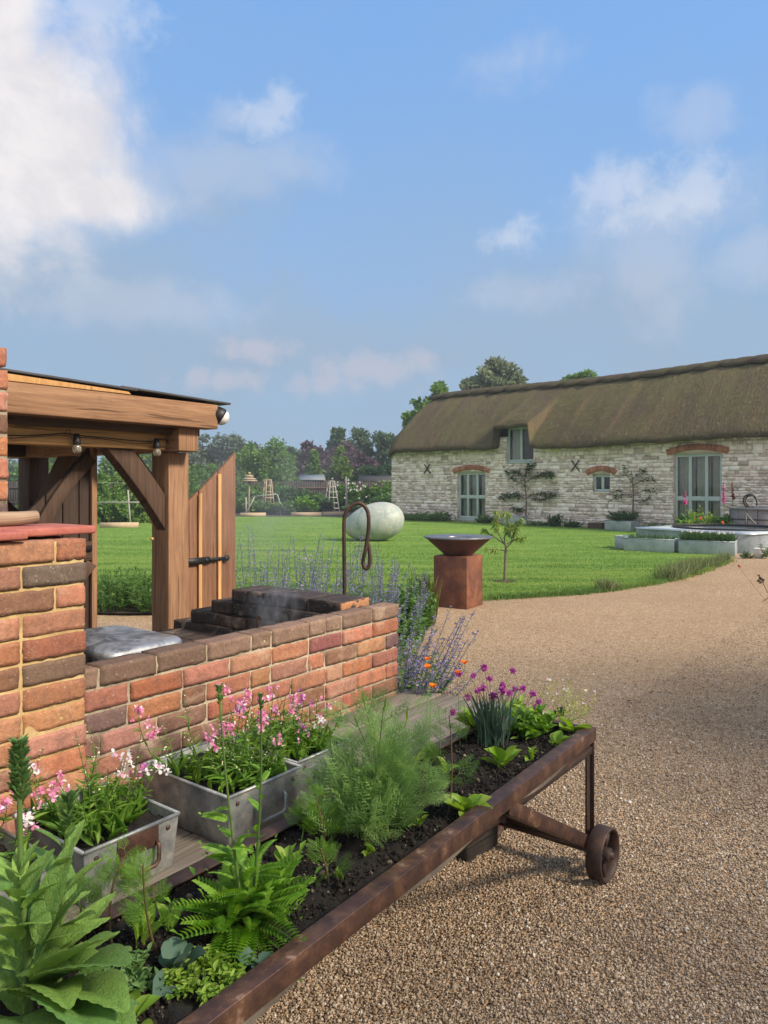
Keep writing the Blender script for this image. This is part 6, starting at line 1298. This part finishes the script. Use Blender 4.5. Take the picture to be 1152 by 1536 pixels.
TG = leafm('tree_leaf_mid', (.08, .17, .035), (.17, .29, .065), .4, .6, .5); TD = leafm('tree_leaf_dark', (.05, .10, .045), (.095, .16, .065), .35, .6, .5); TGR = leafm('tree_leaf_grey', (.09, .125, .09), (.14, .18, .12), .35, .6, .5)
TP = leafm('tree_leaf_copper', (.075, .048, .065), (.13, .08, .095), .3, .6, .5); TL = leafm('tree_leaf_light', (.10, .19, .035), (.19, .29, .07), .4, .6, .5); TE = leafm('eucalyptus_leaf', (.14, .18, .105), (.24, .28, .17), .4, .6, .5)
trees = [('broadleaf_tree', 'big bright green rounded tree above the vegetable garden', 398, 648, 112, 56, 'round', TG, .2), ('broadleaf_tree', 'green tree between the oak post and the swept gate', 300, 690, 80, 50, 'round', TG, .2), ('broadleaf_tree', 'smaller green tree right of the swept gate tip', 345, 698, 60, 52, 'round', TL, .2),
 ('distant_tree', 'grey green distant tree behind the shelter lamp', 318, 638, 100, 84, 'round', TGR, .3), ('distant_tree', 'grey green distant tree left of the bright tree', 362, 642, 80, 86, 'round', TGR, .3), ('distant_tree', 'grey green distant tree behind the oak post', 262, 648, 90, 82, 'round', TGR, .3),
 ('copper_beech', 'purple leaved tree, left of the pair behind the garden', 468, 655, 56, 74, 'round', TP, .3), ('copper_beech', 'purple leaved tree, broadest, behind the two conifers', 512, 652, 66, 76, 'round', TP, .3), ('copper_beech', 'dark purple small tree beside the tall pines', 545, 676, 44, 70, 'round', TP, .25),
 ('pine_tree', 'tall dark pine, left of the group of pines', 505, 638, 40, 82, 'round', TD, .3), ('pine_tree', 'tallest dark pine in the middle of the group', 541, 634, 52, 80, 'round', TD, .3), ('pine_tree', 'dark pine next to the house roof', 577, 640, 56, 78, 'round', TD, .3), ('pine_tree', 'dark tree half hidden by the thatch edge', 606, 650, 66, 76, 'round', TD, .3),
 ('conifer', 'pale cone shaped conifer, left one of two', 471, 676, 44, 60, 'cone', TG, .22), ('conifer', 'taller cone shaped conifer above the roses', 511, 670, 58, 58, 'cone', TL, .22), ('dark_tree', 'dark green tree between the conifers and the house', 556, 694, 60, 58, 'round', TD, .22), ('dark_tree', 'dark green tree touching the house corner', 590, 690, 56, 60, 'round', TD, .22),
 ('eucalyptus', 'grey green eucalyptus standing above the thatched ridge', 740, 529, 74, 52, 'round', TE, .24), ('broadleaf_tree', 'bright green tree behind the left end of the thatch', 655, 567, 84, 50, 'round', TG, .22), ('broadleaf_tree', 'green tree top just showing over the middle of the ridge', 876, 549, 72, 46, 'round', TG, .2),
 ('distant_tree', 'mid green distant tree behind the oak shelter', 205, 662, 100, 70, 'round', TG, .26), ('distant_tree', 'green tree far left behind the chimney', 90, 655, 130, 66, 'round', TG, .26), ('distant_tree', 'dark distant tree left of the frame', -60, 650, 150, 70, 'round', TD, .26), ('dark_tree', 'dark tree behind the purple trees', 440, 664, 60, 84, 'round', TD, .3)]
for i, (nm, lab, px, yt, w_, Y, kd, m, lf) in enumerate(trees): tree(nm, lab, px, yt, w_ * 1.22, Y, kd, m, 300 + i, 12000 if Y < 60 else 8000, lf * 1.12, zlow=.58 if px > 620 else .12)
fr = [('orchard_tree', 'leafy orchard tree behind the espalier frame, left', 150, 700, 70, 31, TG), ('orchard_tree', 'leafy orchard tree behind the espalier frame, middle', 190, 694, 70, 33, TL), ('orchard_tree', 'leafy orchard tree behind the oak post', 248, 712, 60, 34, TG), ('orchard_tree', 'leafy orchard tree beside the gate leaf edge', 305, 722, 46, 38, TG), ('orchard_tree', 'low orchard bush below the espalier rails', 172, 748, 76, 29, TG), ('orchard_tree', 'low orchard bush right of the espalier post', 225, 745, 60, 30, TL), ('orchard_tree', 'orchard tree behind the dark gate leaf', 110, 690, 60, 36, TG), ('orchard_tree', 'orchard tree seen past the chimney edge', 60, 684, 60, 38, TL)]
for i, (nm, lab, px, yt, w_, Y, m) in enumerate(fr): tree(nm, lab, px, yt, w_, Y, 'round', m, 340 + i, 4200, .13, zlow=.04)
# far hedge line closing the horizon
q = np.random.default_rng(400); n = 26000; x = q.uniform(-120, 110, n); zt = 3.6 + 1.3 * np.sin(x * .21) + .8 * np.sin(x * .57 + 1); pos = np.stack([x, 100 + q.normal(0, 2.5, n), zt * q.uniform(0, 1, n) ** .6], 1); mb = MB(); leaves(mb, T_CARD, q, pos, nrm(q.normal(size=(n, 3))), .8, .7, 1.2)
o = mb.build('far_hedgerow', TD); tag(o, 'dark distant hedgerow along the horizon', 'hedgerow', None, 'stuff')
# ================================================================== smoke from the fire
def f_smoke(name, dens, sc, stretch):
    m = bpy.data.materials.new(name); m.use_nodes = True; nt = NT(m.node_tree); nt.N.clear(); out = nt.new('ShaderNodeOutputMaterial'); v = nt.new('ShaderNodeVolumePrincipled'); nt.L.new(v.outputs[0], out.inputs['Volume'])
    tc = nt.new('ShaderNodeTexCoord'); g = tc.outputs['Generated']; o_ = tc.outputs['Object']; d = nt.vm('SUBTRACT', g, (.5, .5, .5)); ln = nt.new('ShaderNodeVectorMath', operation='LENGTH'); nt.put(ln.inputs[0], d)
    fall = nt.ramp(ln.outputs['Value'], .5, .1); n = nt.noise(nt.scale(o_, stretch), sc, 4, .6, 1.2); k = nt.m('MULTIPLY', fall, nt.ramp(n, .42, .72)); nt.put(v.inputs['Density'], nt.m('MULTIPLY', k, dens)); v.inputs['Color'].default_value = (.78, .84, .92, 1); v.inputs['Anisotropy'].default_value = .2
    return m
def smoke_box(name, label, c, size, m):
    mb = MB(); h = np.asarray(size) / 2; mb.box(-h, h); o = mb.build(name, m); o.location = tuple(c); return tag(o, label, 'smoke', None, 'stuff')
smoke_box('smoke', 'thin wisp of blue grey smoke rising from the hearth fire', P(412, 915, 3.75), (.36, .36, .42), f_smoke('wisp_smoke', 5., 9, (1.6, 1.6, .9)))
smoke_box('smoke', 'faint smoke veil drifting over the lawn behind the hearth', P(400, 745, 4.9), (1.5, 1.3, 1.5), f_smoke('drifting_smoke', .75, 1.9, (1, 1, 1)))

# unseen trees added right of the yard to cast shade on the near gravel
tree('shade_tree', 'unseen broad green tree added to shade the gravel yard from the right', 1950, 40, 900, 8.0, 'round', TG, 500, 9000, .20, zlow=.35) if False else None
def unseen_shade_tree(name, label, x, y, H_, R_, seed, dens=110):
    q = np.random.default_rng(seed); c = np.array((x, y, 0.)); t = thing(name, label, 'tree', c); mb = MB(); tr_ = curve(c - DZ * .1, c + DZ * H_ * .8, (.1, .1, 0), 8); mb.tube(tr_, np.linspace(.22, .05, 8), 10); P_, D_ = [], []
    for k in range(70):
        d = nrm(q.normal(size=3)); rr = q.uniform(.4, .95); p = np.array((R_ * d[0] * rr, R_ * d[1] * rr, H_ * .62 + H_ * .36 * d[2] * rr)); j = 4 + k % 4
        if k < 18: mb.tube(curve(tr_[j], c + p, (0, 0, .1), 5), np.linspace(.07, .015, 5), 6, cap=False)
        n = dens; e = nrm(q.normal(size=(n, 3))); P_.append(c + p + e * .75 * q.uniform(.1, 1, (n, 1)) ** .5); D_.append(e)
    mb.build('trunk', TB, t, True); fo = MB(); leaves(fo, T_CARD, q, np.concatenate(P_), np.concatenate(D_), .26, .7, 1.2); fo.build('crown', TG, t)
SDIR = np.array((math.sin(SUN_AZ), math.cos(SUN_AZ)))
for i, (gx, gy, d, lab) in enumerate(((1.5, 1.2, 9.5, 'unseen green tree added right of the yard to shade the gravel, between two others'), (2.9, -1.2, 10.5, 'unseen green tree added right of the yard to shade the gravel, the farthest back'), (2.5, 5.1, 9.0, 'unseen green tree added right of the yard to shade the gravel, nearest the house'))):
    x, y = np.array((gx, gy)) + SDIR * d; unseen_shade_tree('unseen_shade_tree', lab, x, y, d * math.tan(SUN_EL) * 1.12, 2.1, 500 + i, 60 if i == 2 else 125)
# thin evening air
hz_m = bpy.data.materials.new('air'); hz_m.use_nodes = True; nt = NT(hz_m.node_tree); nt.N.clear(); o_ = nt.new('ShaderNodeOutputMaterial'); v_ = nt.new('ShaderNodeVolumePrincipled'); nt.L.new(v_.outputs[0], o_.inputs['Volume']); v_.inputs['Density'].default_value = HAZE; v_.inputs['Color'].default_value = (.80, .87, .95, 1); v_.inputs['Anisotropy'].default_value = .2
mb = MB(); mb.box((-140, -40, -1.1), (130, 112, 16)); tag(mb.build('haze', hz_m), 'thin pale evening haze over the garden', 'haze', None, 'stuff')

q = np.random.default_rng(600); n = 46; gx = q.uniform(840, 1010, n); gy = q.uniform(1012, 1120, n); pos = np.array([Gd(a, b) for a, b in zip(gx, gy)]) + DZ * .012; mb = MB()
leaves(mb, T_PET, q, pos, dirs(q, n, -5, 25), .014, .7, .6); tag(mb.build('fallen_petals', WHITE), 'small white petals scattered on the gravel beyond the tray', 'petals', None, 'stuff')
for i, (a, b, lab) in enumerate(((940, 1056, 'single dark dead leaf lying on the gravel in the middle of the yard'), (1129, 1042, 'single dark dead leaf lying on the gravel near the right edge'))):
    mb = MB(); leaves(mb, T_OVF, q, (Gd(a, b) + DZ * .012)[None], np.array([(.9, .3, .1)]), .045, .5, .3); tag(mb.build('dead_leaf', STEMR), lab, 'leaf')
